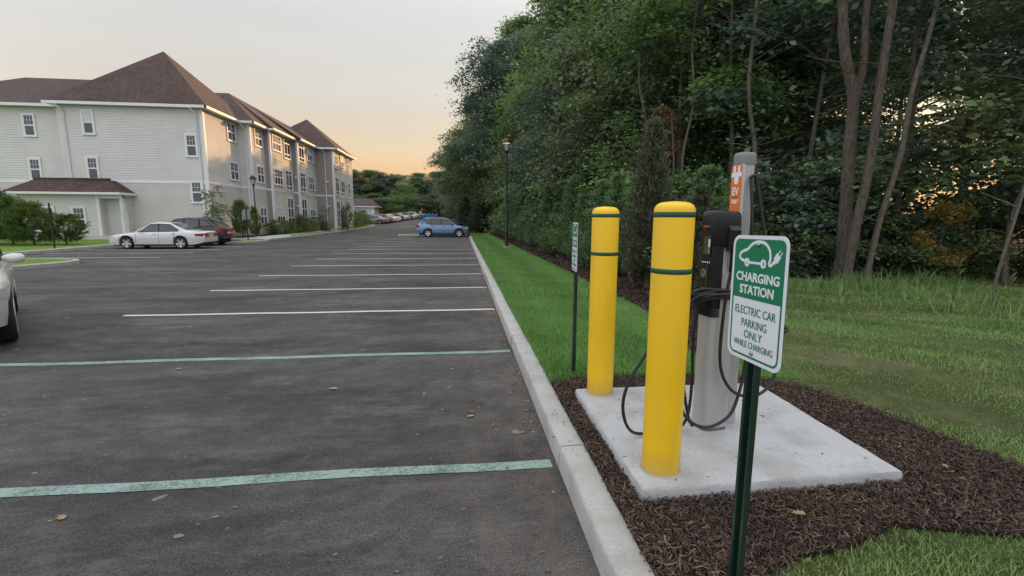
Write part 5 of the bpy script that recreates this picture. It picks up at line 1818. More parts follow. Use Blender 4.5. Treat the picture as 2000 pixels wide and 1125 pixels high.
def deciduous(seed, H, rad, base, n_cl, per, leaf, spread=0.7, layer=0.35, nb_=30, trunk_r=0.16):
    """crown of leaf sprays around branch ends, and a trunk with limbs; returns (crown mesh, trunk mesh)"""
    global rng
    keep, rng_l = rng, np.random.default_rng(seed)
    rng = rng_l
    rnd = random.Random(seed)
    tips = []
    boughs = []
    while len(boughs) < nb_:
        u, v_, w = rng.uniform(-1, 1, 3)
        r2q = u * u + v_ * v_
        if r2q > 1 or r2q < 0.12 and w < 0.5:
            continue
        f = (w + 1) / 2
        z = base + (H - base) * f
        prof_ = math.sqrt(max(0, 1 - (max(0, f - 0.35) / 0.66) ** 2)) * (0.72 + 0.28 * min(1, f * 4))
        k = rad * prof_ * (1 + 0.2 * math.sin(3 * math.atan2(v_, u) + seed + 4 * f)) * 0.86 * math.sqrt(r2q) ** 0.5 / math.sqrt(r2q)
        boughs.append((u * k, v_ * k, z, rng.uniform(0.1, 0.9)))
    bri = []
    bs = rad * 0.22
    for k in range(n_cl):
        b_ = boughs[k % nb_]
        g = rng.normal(0, 1, 3) * (bs, bs, bs * 0.62)
        if np.linalg.norm(g) > 2.1 * bs:
            g *= 0.5
        tips.append((b_[0] + g[0], b_[1] + g[1], min(H, max(base * 0.8 + 0.15, b_[2] + g[2]))))
        bri.append(b_[3])
    tips = np.array(tips)
    cs, vals, nb = [], [], []
    for (tx, ty, tz), bb in zip(tips, bri):
        m = int(per * rng.uniform(0.6, 1.4))
        sz = spread * rng.uniform(0.7, 1.4)
        g = rng.normal(0, 1, (m, 3)) * np.array([sz, sz, sz * layer]) * 0.5
        g[:, 2] -= 0.35 * (g[:, 0] ** 2 + g[:, 1] ** 2) / max(sz, 0.1)          # sprays droop at the rim
        cs.append(g + (tx, ty, tz))
        b0 = 0.55 * bb + 0.45 * rng.uniform(0.05, 0.95)
        vals.append(np.clip(b0 + rng.normal(0, 0.16, m), 0, 1))
        o = np.array([tx, ty, 0.4 * rad]) / max(0.3, math.hypot(tx, ty) + 0.4 * rad)
        nb.append(np.repeat(o[None] * 0.8 + np.array([[0, 0, 0.5]]), m, 0))
    c = np.concatenate(cs)
    ok = c[:, 2] > 0.1
    V, Q, v = leaves_at(c[ok], np.concatenate(nb)[ok], leaf, 0.62, 0.55, np.concatenate(vals)[ok], 0.25)
    crown = np_mesh('crown', V, quads=Q, v=v)
    tk = MB()
    lean = (rnd.uniform(-0.4, 0.4), rnd.uniform(-0.4, 0.4))
    pts = [(lean[0] * (z / H) * 1.2 + 0.1 * math.sin(z * 0.6 + seed), lean[1] * (z / H) * 1.2 + 0.1 * math.cos(z * 0.5 + seed), z) for z in np.linspace(-0.2, H * 0.86, 10)]
    tk.tube(pts, [trunk_r * (1.25 if i == 0 else 1 - 0.085 * i) for i in range(10)], 9)
    for i in rnd.sample(range(len(tips)), min(len(tips), 26)):
        tx, ty, tz = tips[i]
        zb = max(0.6, min(tz - 0.25 * math.hypot(tx, ty), H * 0.8))
        f = zb / H
        p0 = (lean[0] * f * 1.2, lean[1] * f * 1.2, zb)
        pp = bez(p0, (tx, ty, tz), (rnd.uniform(-0.2, 0.2), rnd.uniform(-0.2, 0.2), rnd.uniform(0.0, 0.35)), 5)
        r0 = trunk_r * (0.42 - 0.25 * f)
        tk.tube(pp, [max(0.008, r0 * (1 - 0.16 * q)) for q in range(6)], 5)
    trunk = tk.mesh('trunk')
    trunk.shade_smooth()
    rng = keep
    return crown, trunk


def conifer(seed, H, rad, n_br, per, leaf, taper=1.0, asp=0.28, up=0.35, base=0.05):
    """arborvitae / cedar: upswept feathery sprays in a cone"""
    global rng
    keep = rng
    rng = np.random.default_rng(seed)
    cs, vals, dirs = [], [], []
    tk = MB()
    for k in range(n_br):
        f = rng.uniform(0, 1) ** 1.15
        z = base * H + (H * 0.97 - base * H) * f
        a = rng.uniform(0, 2 * np.pi)
        rr = rad * ((1 - f) ** 0.8 * (0.78 + 0.22 * math.sin(a * 3 + seed + f * 6)) + 0.04) * rng.uniform(0.75, 1.1)
        if f < 0.1:
            rr *= 0.8
        tt = rng.uniform(0.25, 1.0, per) ** 0.7
        dr = np.array([math.cos(a), math.sin(a), 0])
        p = dr[None] * (rr * tt)[:, None]
        sp_ = 0.10 + 0.16 * rr
        g = rng.normal(0, sp_ * 0.5, (per, 3)) * np.array([1, 1, 0.5])
        p = p + g
        p[:, 2] += z + up * rr * tt ** 1.6 - 0.12 * rr
        cs.append(p)
        vals.append(np.clip(rng.uniform(0.1, 0.8) + 0.25 * (tt - 0.6) + rng.normal(0, 0.14, per), 0, 1))
        dirs.append(np.repeat((dr * 0.9 + np.array([0, 0, 0.75]))[None], per, 0))
        if k % 6 == 0:
            tk.tube([(0, 0, max(0.05, z - 0.1)), tuple(dr * rr * 0.5 + np.array([0, 0, z + 0.02])), tuple(dr * rr * 0.9 + np.array([0, 0, z + up * rr * 0.6]))], [0.012, 0.009, 0.004], 4)
    c = np.concatenate(cs)
    dv = np.concatenate(dirs) + rng.normal(0, 0.45, (len(c), 3))
    dv /= np.linalg.norm(dv, axis=1)[:, None]
    n = len(c)
    s = np.cross(dv, rng.normal(0, 1, (n, 3)))
    s /= np.linalg.norm(s, axis=1)[:, None] + 1e-9
    L = (leaf * rng.uniform(0.6, 1.4, n))[:, None]
    V = np.stack([c - dv * L * 0.5, c + s * L * asp * 0.5, c + dv * L * 0.5, c - s * L * asp * 0.5], 1)
    ok = (V[:, :, 2].min(1) > 0.0)
    V, v = V[ok], np.repeat(np.concatenate(vals)[ok], 4)
    Q = np.arange(len(V))[:, None] * 4 + np.array([0, 1, 2, 3])
    crown = np_mesh('crown', V.reshape(-1, 3), quads=Q, v=v)
    tk.tube([(0, 0, -0.1), (0.02, 0, H * 0.5), (0, 0.02, H * 0.95)], [0.05 + 0.012 * H, 0.03 + 0.006 * H, 0.008], 7)
    trunk = tk.mesh('trunk')
    rng = keep
    return crown, trunk


def pine(seed, H, rad, base, n_tuft, needles, nl, trunk_r=0.18, nw=0.012):
    """pine: bottle-brush needle tufts at branch ends"""
    global rng
    keep = rng
    rng = np.random.default_rng(seed)
    tk = MB()
    tk.tube([(0.12 * math.sin(z * 0.5 + seed), 0.10 * math.cos(z * 0.4 + seed), z) for z in np.linspace(-0.2, H * 0.97, 9)], [trunk_r * (1.2 - 0.12 * i) for i in range(9)], 9)
    Vs, vals = [], []
    for k in range(n_tuft):
        f = rng.uniform(0, 1)
        z = base + (H - base) * f
        a = rng.uniform(0, 2 * np.pi)
        rr = rad * (math.sqrt(max(0.02, 1 - (max(0, f - 0.25) / 0.78) ** 2)) * (0.8 + 0.2 * math.sin(z * 3 + seed))) * rng.uniform(0.25, 1.0) ** 0.5
        tip = np.array([math.cos(a) * rr, math.sin(a) * rr, z + 0.12 * rr])
        ax = np.array([math.cos(a) * 0.8, math.sin(a) * 0.8, 0.65]) + rng.normal(0, 0.2, 3)
        ax /= np.linalg.norm(ax)
        if k % 4 == 0:
            tk.tube([(0, 0, z - 0.35 * rr * 0.5), tuple(tip * np.array([0.5, 0.5, 1]) - np.array([0, 0, 0.12 * rr])), tuple(tip)], [max(0.01, trunk_r * 0.22), max(0.008, trunk_r * 0.13), 0.005], 5)
        t = rng.uniform(-0.9, 0.5, needles)
        d = rng.normal(0, 1, (needles, 3)) * 0.55 + ax * 0.75
        d /= np.linalg.norm(d, axis=1)[:, None]
        p = tip + ax * (t * nl * 1.6)[:, None]
        L = (nl * rng.uniform(0.7, 1.3, needles))[:, None]
        s = np.cross(d, rng.normal(0, 1, (needles, 3)))
        s /= np.linalg.norm(s, axis=1)[:, None] + 1e-9
        Vs.append(np.stack([p, p + d * L * 0.5 + s * nw, p + d * L, p + d * L * 0.5 - s * nw], 1))
        vals.append(np.clip(rng.uniform(0.1, 0.75) + rng.normal(0, 0.15, needles), 0, 1))
    V = np.concatenate(Vs)
    v = np.repeat(np.concatenate(vals), 4)
    Q = np.arange(len(V))[:, None] * 4 + np.array([0, 1, 2, 3])
    crown = np_mesh('crown', V.reshape(-1, 3), quads=Q, v=v)
    trunk = tk.mesh('trunk')
    trunk.shade_smooth()
    rng = keep
    return crown, trunk


def mats(cm, leaf, bark):
    cm[0].materials.append(MATS[leaf])
    cm[1].materials.append(MATS[bark])
    return cm


def with_leaf(cm, leaf):
    m = cm[0].copy()
    m.materials.clear()
    m.materials.append(MATS[leaf])
    return (m, cm[1])


def plant(name, cm, loc_, rz, sc, label, cat, group=None, cn='crown', tn='trunk'):
    t = empty(name, loc_, rz)
    t.scale = sc if hasattr(sc, '__len__') else (sc, sc, sc)
    tag(t, label, cat, group)
    for nm, me in ((cn, cm[0]), (tn, cm[1])):
        o = bpy.data.objects.new(nm, me)
        COL.objects.link(o)
        o.parent = t
    return t


EDGE = [mats(deciduous(11 + i, 10.0, 3.0, 0.6, 240, 120, 0.125, 0.72, 0.42, 30, 0.11), ('leaf_mid', 'leaf_deep', 'leaf_mid')[i], 'bark_grey') for i in range(3)]
AIRY = [mats(deciduous(21 + i, 10.0, 3.2, 1.6, 105, 62, 0.165, 0.8, 0.30, 20, 0.10), ('leaf_mid', 'leaf_deep')[i], 'bark_grey') for i in range(2)]
BIG = [mats(deciduous(31 + i, 20.0, 4.8, 2.8, 330, 125, 0.235, 1.25, 0.40, 36, 0.26), ('leaf_deep', 'leaf_mid', 'leaf_deep')[i], 'bark_grey') for i in range(3)]
EDGE2 = [with_leaf(EDGE[0], 'leaf_deep'), with_leaf(EDGE[1], 'leaf_bright'), with_leaf(EDGE[2], 'leaf_olive')]
BIG2 = [with_leaf(BIG[0], 'leaf_mid'), with_leaf(BIG[1], 'leaf_bright'), with_leaf(BIG[2], 'leaf_olive')]
UND = [mats(deciduous(51 + i, 2.6, 1.5, 0.1, 80, 46, 0.125, 0.42, 0.4, 14, 0.035), ('leaf_mid', 'leaf_deep')[i], 'bark_grey') for i in range(2)]
CED = [mats(conifer(61 + i, 3.2, 1.0, 300, 50, 0.10, up=0.55), 'leaf_cedar', 'bark_grey') for i in range(2)]
PIN = [mats(pine(71, 17.0, 3.4, 5.0, 420, 60, 0.26, 0.17, 0.016), 'leaf_pine', 'bark_pine')]
SHR = [mats(deciduous(81 + i, 1.2, 0.75, 0.05, 70, 34, 0.085, 0.26, 0.6, 24, 0.02), 'leaf_shrub', 'bark_grey') for i in range(2)]
PSH = [mats(pine(91 + i, 2.5, 1.25, 0.25, 190, 60, 0.20, 0.05, 0.011), 'leaf_shrub', 'bark_pine') for i in range(2)]
YNG = [mats(deciduous(95, 3.6, 1.3, 1.0, 62, 24, 0.13, 0.36, 0.3, 14, 0.035), 'leaf_mid', 'bark_grey')]

WOOD = 'woodland trees behind the evergreen row'
# edge of the wood
edge = [(15.8, 6.6, 1.05, 3, 'airy leafy tree at the far right edge of the wood'), (13.4, 9.2, 0.95, 4, 'airy leafy tree right of the pine clump'), (12.4, 12.0, 1.1, 3, 'airy leafy tree just behind the leaning trunk'),
        (10.6, 13.6, 1.0, 4, 'leafy tree directly behind the clump of pine trunks'), (8.8, 14.6, 1.05, 4, 'leafy tree left of the pine clump, above the large sign'), (7.7, 16.2, 1.1, 6, 'leafy tree above the tall cable pole of the charger'),
        (7.6, 19.0, 1.15, 0, 'leafy tree above the front bollard'), (7.3, 21.6, 1.1, 7, 'leafy tree above the back bollard'), (7.4, 25.0, 1.2, 6, 'leafy tree above the side-on charging sign'), (7.2, 28.6, 1.15, 5, 'leafy tree just right of the lit lamp post'),
        (7.0, 32.2, 1.2, 1, 'leafy tree directly behind the lit lantern'), (6.8, 36.2, 1.25, 6, 'leafy tree just left of the lit lamp post'), (6.2, 40.2, 1.2, 0, 'leafy tree at the far end of the grass strip')]
for i, (x, y, s, k, lb) in enumerate(edge):
    plant('woodland_tree', (EDGE + AIRY + EDGE2)[k], (x, y, 0.1), i * 2.1, (s, s, s * (1 + 0.12 * math.sin(i * 2.3))), lb, 'tree', WOOD)
LBL_B = 'tall tree rising at the back of the dense wood'
for i, (x, y, s, k) in enumerate([(15.0, 19.5, 0.9, 2), (12.6, 21.0, 0.95, 0), (11.6, 24.5, 1.0, 4), (11.0, 29.0, 0.95, 2), (10.5, 34.0, 1.0, 3), (9.8, 39.5, 1.05, 4), (8.2, 45.5, 1.0, 2),
                                  (16.5, 27.0, 1.0, 1), (15.5, 36.0, 1.0, 5)]):
    plant('tall_tree', (BIG + BIG2)[k], (x, y, 0.1), i * 1.7 + 0.5, (s, s, s * (1 + 0.08 * math.sin(i * 1.9))), LBL_B, 'tree', 'tall trees at the back of the wood')
for i, (x, y, s) in enumerate([(21.5, 10.5, 1.5), (18.5, 15.5, 1.6), (24.0, 17.0, 1.7), (17.5, 10.8, 1.0), (21.0, 14.0, 1.2), (15.6, 10.2, 0.8), (18.6, 12.4, 0.9)]):
    plant('tall_tree', AIRY[i % 2], (x, y, 0.1), i * 1.7 + 0.9, s, 'tall airy tree behind the right-hand wood edge, seen against the sunset', 'tree', 'airy trees against the sunset')
# the trees that lean over the lot beyond the blue car
for i, (x, y, s, sz, k, lb) in enumerate([(4.6, 49.5, 0.95, 0.98, 0, 'tall tree overhanging the lot just beyond the blue car'), (7.5, 53.0, 1.0, 1.1, 1, 'tallest tree above the blue car, behind its overhanging neighbour'),
                                          (2.9, 57.0, 0.85, 0.82, 2, 'second overhanging tree beyond the blue car'), (1.2, 65.0, 0.8, 0.80, 0, 'third overhanging tree along the far road')]):
    plant('tall_tree', (BIG[k] if i != 2 else BIG2[0]), (x, y, 0.1), i * 2.6, (s, s, s * sz), lb, 'tree', 'trees overhanging the far road')
for i, (x, y, s) in enumerate([(6.6, 50.0, 1.0), (5.4, 55.0, 1.0), (4.6, 61.0, 0.95), (3.6, 68.0, 0.9)]):
    plant('woodland_tree', EDGE[i % 3], (x, y, 0.1), i * 1.1 + 0.4, (s, s, s * 0.9), 'low leafy tree filling in under the trees that overhang the far road', 'tree', 'low trees under the overhanging ones')
for i, (x, y, s) in enumerate([(2.3, 46.2, 0.85), (3.6, 46.8, 1.0), (0.9, 48.0, 0.8)]):
    plant('dark_evergreen', with_leaf(CED[i % 2], 'leaf_pine'), (x, y, 0.1), i * 2.0, (1.9 * s, 1.9 * s, 1.45 * s), ('dark evergreen directly in front of the blue car', 'dark evergreen at the far end of the grass strip', 'low dark evergreen behind the blue car')[i], 'evergreen')
# behind the far road: lower, further trees
for i in range(10):
    x = 2.0 + 1.2 * (i % 3) - 0.35 * i
    y = 72 + 6.2 * i
    s = 0.66
    plant('far_tree', BIG[i % 3], (x, y, gz(y)), i * 1.3, (s * 1.2, s * 1.2, s * (0.95 if i < 5 else 0.85)), 'leafy tree along the right-hand side of the far road', 'tree', 'trees along the far road')
for i in range(24):
    x = -44 + 2.1 * i + 1.0 * math.sin(i * 2.2)
    y = 136 + 9 * abs(math.sin(i * 1.7))
    s = 0.60 + 0.07 * math.sin(i * 2.9)
    plant('far_tree', BIG[(i + 1) % 3] if i % 4 else with_leaf(BIG[1], 'leaf_bright') if i == 12 else BIG[1], (x, y, gz(y)), i * 0.9, (s * 1.35, s * 1.35, s), 'leafy tree in the wood closing off the far lot', 'tree', 'trees closing off the far lot')
for i in range(16):
    x = -34 + 2.6 * i
    y = 131 + 2.5 * math.sin(i * 1.9)
    plant('far_tree', EDGE[i % 3], (x, y, gz(y)), i * 1.1, (1.3, 1.3, 0.62 + 0.1 * math.sin(i * 3.1)), 'low leafy tree before the wood closing off the far lot', 'tree', 'low trees before the far wood')
plant('far_tree', with_leaf(EDGE[0], 'leaf_bright'), (-13.2, 121, gz(121)), 0.4, (1.1, 1.1, 0.98), 'pale green tree standing behind the far row of cars', 'tree')
# deep wood to the right
for i in range(8):
    x = 22 + 4.2 * (i % 8) + 0.8 * math.sin(i * 2.7)
    y = 34 - 2.2 * (i % 8) + 0.6 * math.sin(i * 1.3)
    plant('deep_tree', BIG[i % 3], (x, y, 0.1), i * 1.9, (0.85, 0.85, 0.8), 'tree deep inside the wood, seen only through gaps', 'tree', 'trees deep inside the wood')
# pines
for i, (x, y, s) in enumerate([(8.7, 47.5, 0.88), (8.9, 24.0, 0.9), (9.4, 17.0, 0.85)]):
    plant('pine_tree', PIN[0], (x, y, 0.1), i * 2.2, (s, s, s), ('dark pine rising over the trees beyond the blue car', 'pine with needle tufts among the leafy trees past the lamp post', 'pine with bare lower trunk behind the charger')[i], 'pine tree')


# ------------------------------------------------------------------ the clump of pine trunks at the edge of the wood
def bare_trunk(name, pts, r0, r1, label, bark, twigs=7, seed=0, cat='tree', grp=None):
    rnd = random.Random(seed)
    base = Vector(pts[0])
    P_ = [p_ - base for p_ in smooth_path(pts, 6)]
    t = empty(name, tuple(base))
    tag(t, label, cat, grp)
    mb = MB()
    n = len(P_)
    rr = [(r0 + (r1 - r0) * i / (n - 1)) * (1.0 + 0.05 * math.sin(i * 1.7)) for i in range(n)]
    rr[0] *= 1.35
    rr[1] *= 1.12
    mb.tube(P_, rr, 14)
    mb.build('trunk', bark, t, 70)
    for k in range(twigs):
        i = rnd.randrange(n // 5, n - 1)
        a = rnd.uniform(0, 2 * math.pi)
        L = rnd.uniform(0.25, 1.5)
        d = Vector((math.cos(a), math.sin(a), rnd.uniform(-0.1, 0.5)))
        p0 = P_[i]
        MB().tube([p0, p0 + d * L * 0.5 + Vector((0, 0, 0.05)), p0 + d * L + Vector((0, 0, rnd.uniform(-0.1, 0.15)))], [max(0.012, rr[i] * 0.16), 0.012, 0.004], 5).build('dead_branch', bark, t)
    return t


bare_trunk('bare_pine', [(9.10, 10.0, 0.05), (9.22, 10.0, 1.5), (9.40, 10.0, 3.0), (9.42, 10.0, 4.5), (9.50, 10.0, 6.4), (9.6, 10.0, 9.5)], 0.108, 0.075, 'straight grey pine trunk in front of the clump at the wood edge', 'bark_pine', 7, 1, grp='pine trunks at the wood edge')
bare_trunk('bare_pine', [(9.42, 10.5, 0.05), (9.35, 10.5, 2.0), (9.28, 10.5, 3.4), (9.22, 10.5, 4.5), (8.92, 10.5, 5.4), (8.72, 10.5, 6.6), (8.5, 10.5, 9.5)], 0.150, 0.09, 'thick forked pine trunk bending to one side behind the straight one', 'bark_pine', 8, 2, grp='pine trunks at the wood edge')
bare_trunk('bare_pine', [(9.28, 10.52, 4.35), (9.45, 10.55, 5.2), (9.42, 10.6, 6.6), (9.5, 10.6, 9)], 0.085, 0.06, 'upper fork of the thick pine trunk', 'bark_pine', 3, 3, grp='pine trunks at the wood edge')
bare_trunk('bare_pine', [(9.95, 10.35, 0.05), (10.2, 10.4, 1.6), (10.55, 10.4, 3.2), (10.75, 10.5, 4.7), (11.2, 10.6, 6.6), (11.4, 10.8, 9.0)], 0.075, 0.04, 'slender leaning trunk right of the pine clump', 'bark_grey', 5, 4, grp='pine trunks at the wood edge')
bare_trunk('sapling', [(9.9, 7.55, 0.05), (10.0, 7.55, 0.9), (10.25, 7.6, 1.9), (10.4, 7.6, 3.0)], 0.032, 0.014, 'thin pale sapling leaning out of the weeds at the far right', 'bark_grey', 3, 5, 'sapling')
bare_trunk('sapling', [(6.6, 11.2, 0.05), (6.85, 11.2, 1.3), (7.2, 11.3, 2.6), (7.5, 11.4, 3.6)], 0.028, 0.012, 'thin leaning sapling between the charger and the pine clump', 'bark_grey', 4, 6, 'sapling')
bare_trunk('sapling', [(6.9, 14.3, 0.05), (7.05, 14.3, 2.0), (6.95, 14.2, 3.6), (7.2, 14.2, 5.2), (7.05, 14.2, 7.0), (7.35, 14.2, 9.5)], 0.055, 0.025, 'grey crooked trunk behind the tall cable pole', 'bark_grey', 9, 7, 'sapling')
bare_trunk('sapling', [(6.3, 13.6, 0.05), (6.2, 13.6, 1.6), (6.4, 13.6, 2.9), (6.25, 13.6, 4.6)], 0.05, 0.02, 'short dark crooked trunk behind the evergreens near the charger', 'bark_pine', 6, 8, 'sapling')

bare_trunk('sapling', [(8.3, 12.6, 0.05), (8.15, 12.6, 1.8), (8.35, 12.7, 3.4), (8.0, 12.7, 5.2), (8.1, 12.8, 7.5), (7.8, 12.8, 9.5)], 0.075, 0.035, 'crooked twiggy trunk left of the pine clump', 'bark_grey', 14, 21, 'sapling')
bare_trunk('sapling', [(11.6, 11.6, 0.05), (11.5, 11.6, 2.0), (11.9, 11.6, 4.0), (11.8, 11.6, 6.2), (12.2, 11.6, 9.0)], 0.085, 0.04, 'dark twiggy trunk just right of the leaning trunk', 'bark_pine', 14, 22, 'sapling')
bare_trunk('sapling', [(13.3, 9.9, 0.05), (13.2, 9.9, 1.6), (13.6, 9.9, 3.2), (13.9, 9.9, 5.5), (13.8, 9.9, 8.0)], 0.06, 0.03, 'slim twiggy trunk near the right-hand edge of the wood', 'bark_grey', 12, 23, 'sapling')
bare_trunk('sapling', [(6.4, 16.4, 0.05), (6.3, 16.4, 2.5), (6.6, 16.3, 4.6), (6.2, 16.2, 6.6), (6.5, 16.2, 9.5)], 0.08, 0.03, 'grey twiggy trunk showing above the front bollard', 'bark_grey', 16, 24, 'sapling')

# evergreens planted along the mulch
ev = [(4.15, 7.7, 0.72, 'olive'), (4.75, 8.6, 1.0, ''), (4.15, 9.8, 1.02, 'olive'), (4.9, 10.6, 0.95, ''), (4.2, 12.2, 0.78, ''), (4.35, 13.6, 1.0, ''), (4.2, 15.4, 0.9, ''), (4.3, 17.2, 0.92, ''), (4.2, 19.2, 0.95, ''), (4.35, 22.4, 0.9, ''), (4.3, 24.8, 1.0, ''), (4.2, 27.2, 0.95, ''), (4.2, 29.8, 1.05, ''),
      (4.1, 32.5, 1.1, ''), (4.0, 35.5, 1.1, ''), (3.8, 38.6, 1.15, ''), (3.7, 42.0, 1.2, '')]
ord2 = ordn + ['fifteenth', 'sixteenth', 'seventeenth', 'eighteenth']
OLV = [with_leaf(c_, 'leaf_olive') for c_ in CED]
for i, (x, y, s, k) in enumerate(ev):
    plant('evergreen_shrub', (OLV if k else CED)[i % 2], (x, y, 0.13), i * 2.4, (s * (1.0 + 0.22 * math.sin(i * 2.7)), s * (1.0 + 0.2 * math.sin(i * 1.9)), s * (0.92 + 0.22 * math.sin(i * 3.7))), '%s cone-shaped evergreen in the mulch row, %s from the charger' % ('olive brown' if k else 'green', ord2[i]), 'evergreen', 'evergreens planted along the mulch row')
plant('evergreen_shrub', with_leaf(CED[0], 'leaf_brown'), (3.95, 20.4, 0.13), 1.0, (0.5, 0.5, 0.42), 'withered brown evergreen in the mulch row near the wooden stake', 'evergreen', 'evergreens planted along the mulch row')
# undergrowth at the edge of the wood
for i in range(30):
    if i < 16:
        x, y = 6.6 + 0.46 * i + 0.3 * math.sin(i * 3.3), 13.2 - 0.13 * i + 0.4 * math.sin(i * 1.7)
    else:
        x, y = 8.0 + 0.72 * (i - 16) + 0.3 * math.sin(i * 2.3), 15.0 - 0.30 * (i - 16) + 0.5 * math.sin(i * 1.1)
    s = 0.62 + 0.30 * abs(math.sin(i * 2.9))
    plant('undergrowth_bush', UND[i % 2], (x, y, 0.1), i * 1.5, (s, s, s * (0.9 + 0.3 * math.sin(i))), 'leafy bush in the undergrowth at the edge of the wood', 'bush', 'undergrowth at the edge of the wood')
plant('undergrowth_bush', with_leaf(UND[0], 'leaf_gold'), (12.0, 10.4, 0.5), 0.5, (0.38, 0.38, 0.6), 'yellowing bush glowing inside the wood at the right', 'bush')
plant('brown_branch', with_leaf(UND[1], 'leaf_brown'), (6.6, 14.8, 3.5), 0.5, (0.36, 0.36, 0.6), 'dead brown foliage hanging in the wood above the bollards', 'dead branch')
# foxtail heads among the weeds
ft = []
for k in range(9):
    x, y = 8.3 + 0.32 * k + 0.2 * math.sin(k * 3), 6.9 + 0.35 * math.sin(k * 2.1)
    h = 0.62 + 0.16 * math.sin(k * 1.7)
    t = empty('seed_head_stalk', (x, y, 0.12))
    tag(t, 'orange seed head on a thin stalk among the weeds at the far right', 'weed', 'orange seed heads among the weeds')
    MB().tube([(0, 0, 0), (0.03, 0.0, h * 0.6), (0.10, 0.02, h)], 0.005, 4).build('stalk', 'leaf_shrub', t)
    MB().tube([(0.095, 0.02, h - 0.01), (0.125, 0.02, h + 0.06), (0.165, 0.02, h + 0.10), (0.19, 0.02, h + 0.115)], [0.008, 0.017, 0.014, 0.004], 6).build('seed_head', 'leaf_gold', t)

# ------------------------------------------------------------------ planting round the building
for i, (x, y, s, sz) in enumerate([(-20.4, 27.4, 0.85, 0.72), (-21.7, 27.0, 1.0, 0.85), (-22.9, 27.3, 1.0, 0.95), (-24.4, 28.0, 1.15, 1.0), (-26.0, 28.6, 1.1, 1.1)]):
    plant('pine_shrub', PSH[i % 2], (x, y, 0.13), i * 1.9, (s, s, s * sz), '%s bushy green pine before the entrance wing, counting from the white car nose' % ordn[i], 'pine shrub', 'pine shrubs before the entrance wing')
plant('young_tree', YNG[0], (-16.0, 33.0, 0.13), 0.7, (1.0, 1.0, 1.0), 'airy young tree at the corner of the building behind the dark car', 'tree')
plant('pine_shrub', PSH[0], (-14.85, 34.8, 0.13), 2.0, (0.6, 0.6, 1.0), 'upright dark pine by the near lamp post', 'pine shrub')
plant('pine_shrub', PSH[1], (-14.6, 36.4, 0.13), 0.3, (0.42, 0.42, 0.85), 'slim dark pine close beside the near lamp post', 'pine shrub')
for i, (x, y, s) in enumerate([(-15.1, 41.6, 1.0), (-15.0, 43.0, 0.95), (-14.9, 44.3, 0.8), (-14.95, 45.6, 0.9), (-14.6, 47.0, 1.35), (-14.7, 48.6, 1.2), (-14.4, 50.0, 0.8), (-14.3, 55.6 - 2.0, 0.9)]):
    plant('shrub', SHR[i % 2], (x, y, 0.13), i * 1.4, s, 'rounded shrub at the foot of the building, %s from the near lamp post' % ordn[i], 'shrub', 'shrubs at the foot of the building')
plant('young_tree', YNG[0], (-13.9, 51.8, 0.13), 2.2, (0.6, 0.6, 0.75), 'small young tree in front of the white panel wall', 'tree')
plant('shrub', with_leaf(SHR[0], 'leaf_mid'), (-12.55 - 0.2, 57.2, gz(57) + 0.13), 1.0, (1.25, 1.25, 2.4), 'tall dense shrub at the building end beside the far lamp post', 'shrub')
for i in range(10):
    x, y = -13.6 - 0.35 * (i % 3) - 0.25 * (i // 3), 62.5 + 1.75 * i
    plant('hedge_bush', SHR[i % 2], (x, y, gz(y) + 0.13), i * 1.1, (1.5, 1.5, 1.5 + 0.3 * math.sin(i * 2)), 'bush in the hedge beyond the far lamp post, %s along' % ordn[i], 'bush', 'bushes in the hedge beyond the far lamp post')
# ================================================================== small things
def sign_post(loc_, H, plate_w, plate_h, label, mat_plate, rz=0.0):
    t = empty('sign_post', loc_, rz)
    tag(t, label, 'sign post')
    MB().b2((-0.03, -0.02, -0.05), (0.03, 0.02, H)).build('post', 'lamp_black', t)
    if plate_w:
        MB().b2((-plate_w / 2, 0.022, H - plate_h), (plate_w / 2, 0.028, H + 0.02)).build('plate', mat_plate, t)
    return t


sign_post((-13.55, 32.6, 0.13), 1.95, 0.46, 0.62, 'grey back of a small parking sign on the island beside the dark car', 'sign_back')
sign_post((-18.75, 24.4, 0.13), 2.1, 0, 0, 'plain thin black post in front of the pine shrubs', 'lamp_black', R(80))
sign_post((-4.6, 62.0, gz(62)), 2.35, 0.30, 0.35, 'pale slim post behind the rear of the blue car', 'sign_white')
for x, y, lb in ((-15.2, 100, 'slim dark pole before the far house'), (-12.6, 96, 'slim dark pole among the far row of cars')):
    t = empty('slim_pole', (x, y, gz(y)))
    tag(t, lb, 'pole')
    MB().tube([(0, 0, 0), (0, 0, 4.6)], [0.07, 0.05], 8).build('pole', 'lamp_black', t)
    MB().lathe([(0.14, 0), (0.16, 0.25), (0.22, 0.3), (0.02, 0.42)], 10, (0, 0, 4.6)).build('lantern', 'lamp_black', t)

# small red and blue hydrant at the foot of the far lamp post
hy = empty('hydrant', (-12.95, 58.6, 0.15))
tag(hy, 'small red and blue hydrant on the grass by the far lamp post', 'hydrant')
MB().lathe([(0.16, 0), (0.16, 0.06), (0.11, 0.08), (0.11, 0.42), (0.14, 0.44), (0.14, 0.48)], 14).build('barrel', 'paint_red', hy, 40)
MB().lathe([(0.13, 0.4801), (0.12, 0.56), (0.07, 0.63), (0.03, 0.66), (0.03, 0.70)], 14).build('bonnet', 'paint_blue', hy, 40)
for sg in (-1, 1):
    m_ = MB().lathe([(0.055, 0), (0.055, 0.09), (0.04, 0.10)], 10)
    m_.xf(Matrix.Translation((sg * 0.10, 0, 0.33)) @ Matrix.Rotation(sg * R(90), 4, 'Y'))
    m_.build('nozzle', 'sign_white', hy, 40)


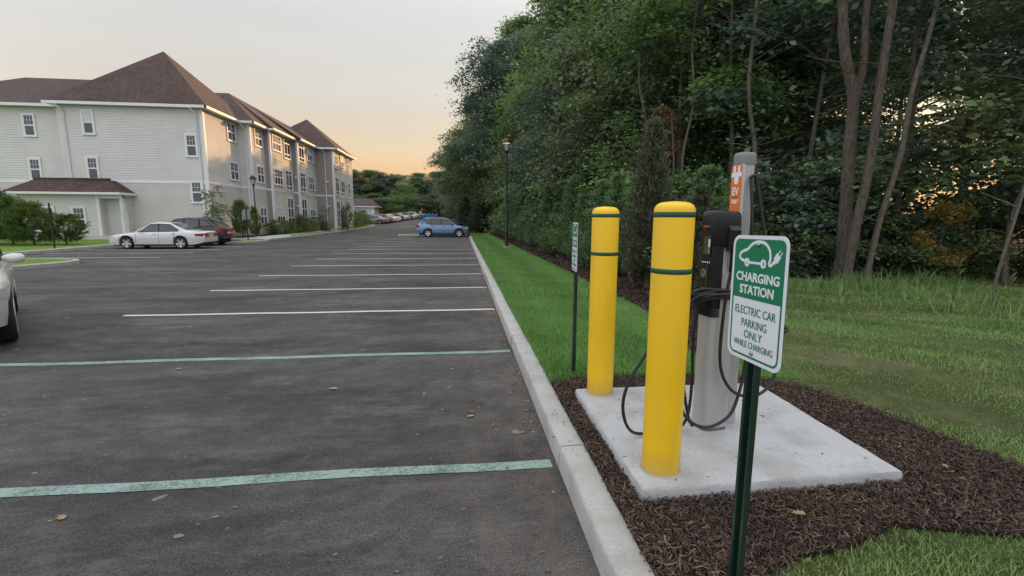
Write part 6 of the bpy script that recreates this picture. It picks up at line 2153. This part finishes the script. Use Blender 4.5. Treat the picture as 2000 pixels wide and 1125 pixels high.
# fallen leaves on the asphalt and on the mulch
def fallen_leaf(loc_, L, rz, mat, label, grp='fallen leaves'):
    out = [(0.00, -0.50), (0.10, -0.40), (0.28, -0.36), (0.16, -0.18), (0.36, -0.06), (0.15, 0.06), (0.30, 0.22), (0.10, 0.26), (0.0, 0.50)]
    L *= 0.72
    ol_ = out + [(-x, y) for x, y in out[-2:0:-1]]
    mb = MB()
    mb.v = [(0, 0, 0.004)] + [(x * L, y * L, 0.004 + 0.30 * L * (abs(x) ** 1.2) + 0.16 * L * y * y) for x, y in ol_]
    n = len(ol_)
    mb.f = [(0, 1 + k, 1 + (k + 1) % n) for k in range(n)]
    o = mb.build('fallen_leaf', mat)
    o.location = loc_
    o.rotation_euler = (0, 0, rz)
    return tag(o, label, 'leaf', grp)


simple('dry_leaf', (0.30, 0.21, 0.10), 0.8, var=0.25, scale=30)
simple('brown_leaf', (0.16, 0.075, 0.04), 0.8, var=0.25, scale=30)
simple('green_leaf', (0.24, 0.27, 0.10), 0.7, var=0.25, scale=30)
simple('pale_chip', (0.46, 0.43, 0.38), 0.9)
fallen_leaf((-1.22, 4.55, 0.004), 0.13, 1.4, 'green_leaf', 'pale green curled leaf lying alone in the middle of the second stall')
fallen_leaf((0.10, 3.86, 0.004), 0.11, 0.6, 'brown_leaf', 'reddish brown leaf on the asphalt by the pad end of the kerb')
fallen_leaf((0.09, 3.77, 0.004), 0.10, 1.9, 'green_leaf', 'greenish leaf just below the reddish brown one')
fallen_leaf((-3.05, 5.35, 0.004), 0.10, 1.2, 'dry_leaf', 'tan leaf near the left part of the farther green line')
fallen_leaf((-0.07, 5.05, 0.004), 0.07, 0.2, 'green_leaf', 'small green leaf between the two green lines towards the kerb')
fallen_leaf((0.36, 5.85, 0.004), 0.11, 1.1, 'brown_leaf', 'brown leaf beside the kerb joint')
fallen_leaf((-2.2, 2.66, 0.004), 0.10, 0.9, 'dry_leaf', 'tan leaf below the nearer green line at the left')
fallen_leaf((1.72, 2.02, 0.172), 0.10, 1.3, 'dry_leaf', 'orange brown leaf on the mulch in front of the pad')
fallen_leaf((2.62, 2.92, 0.172), 0.09, 0.5, 'green_leaf', 'green leaf on the mulch right of the pad')
fallen_leaf((2.95, 2.35, 0.172), 0.07, 2.5, 'dry_leaf', 'tan leaf on the mulch at the right end of the bed')
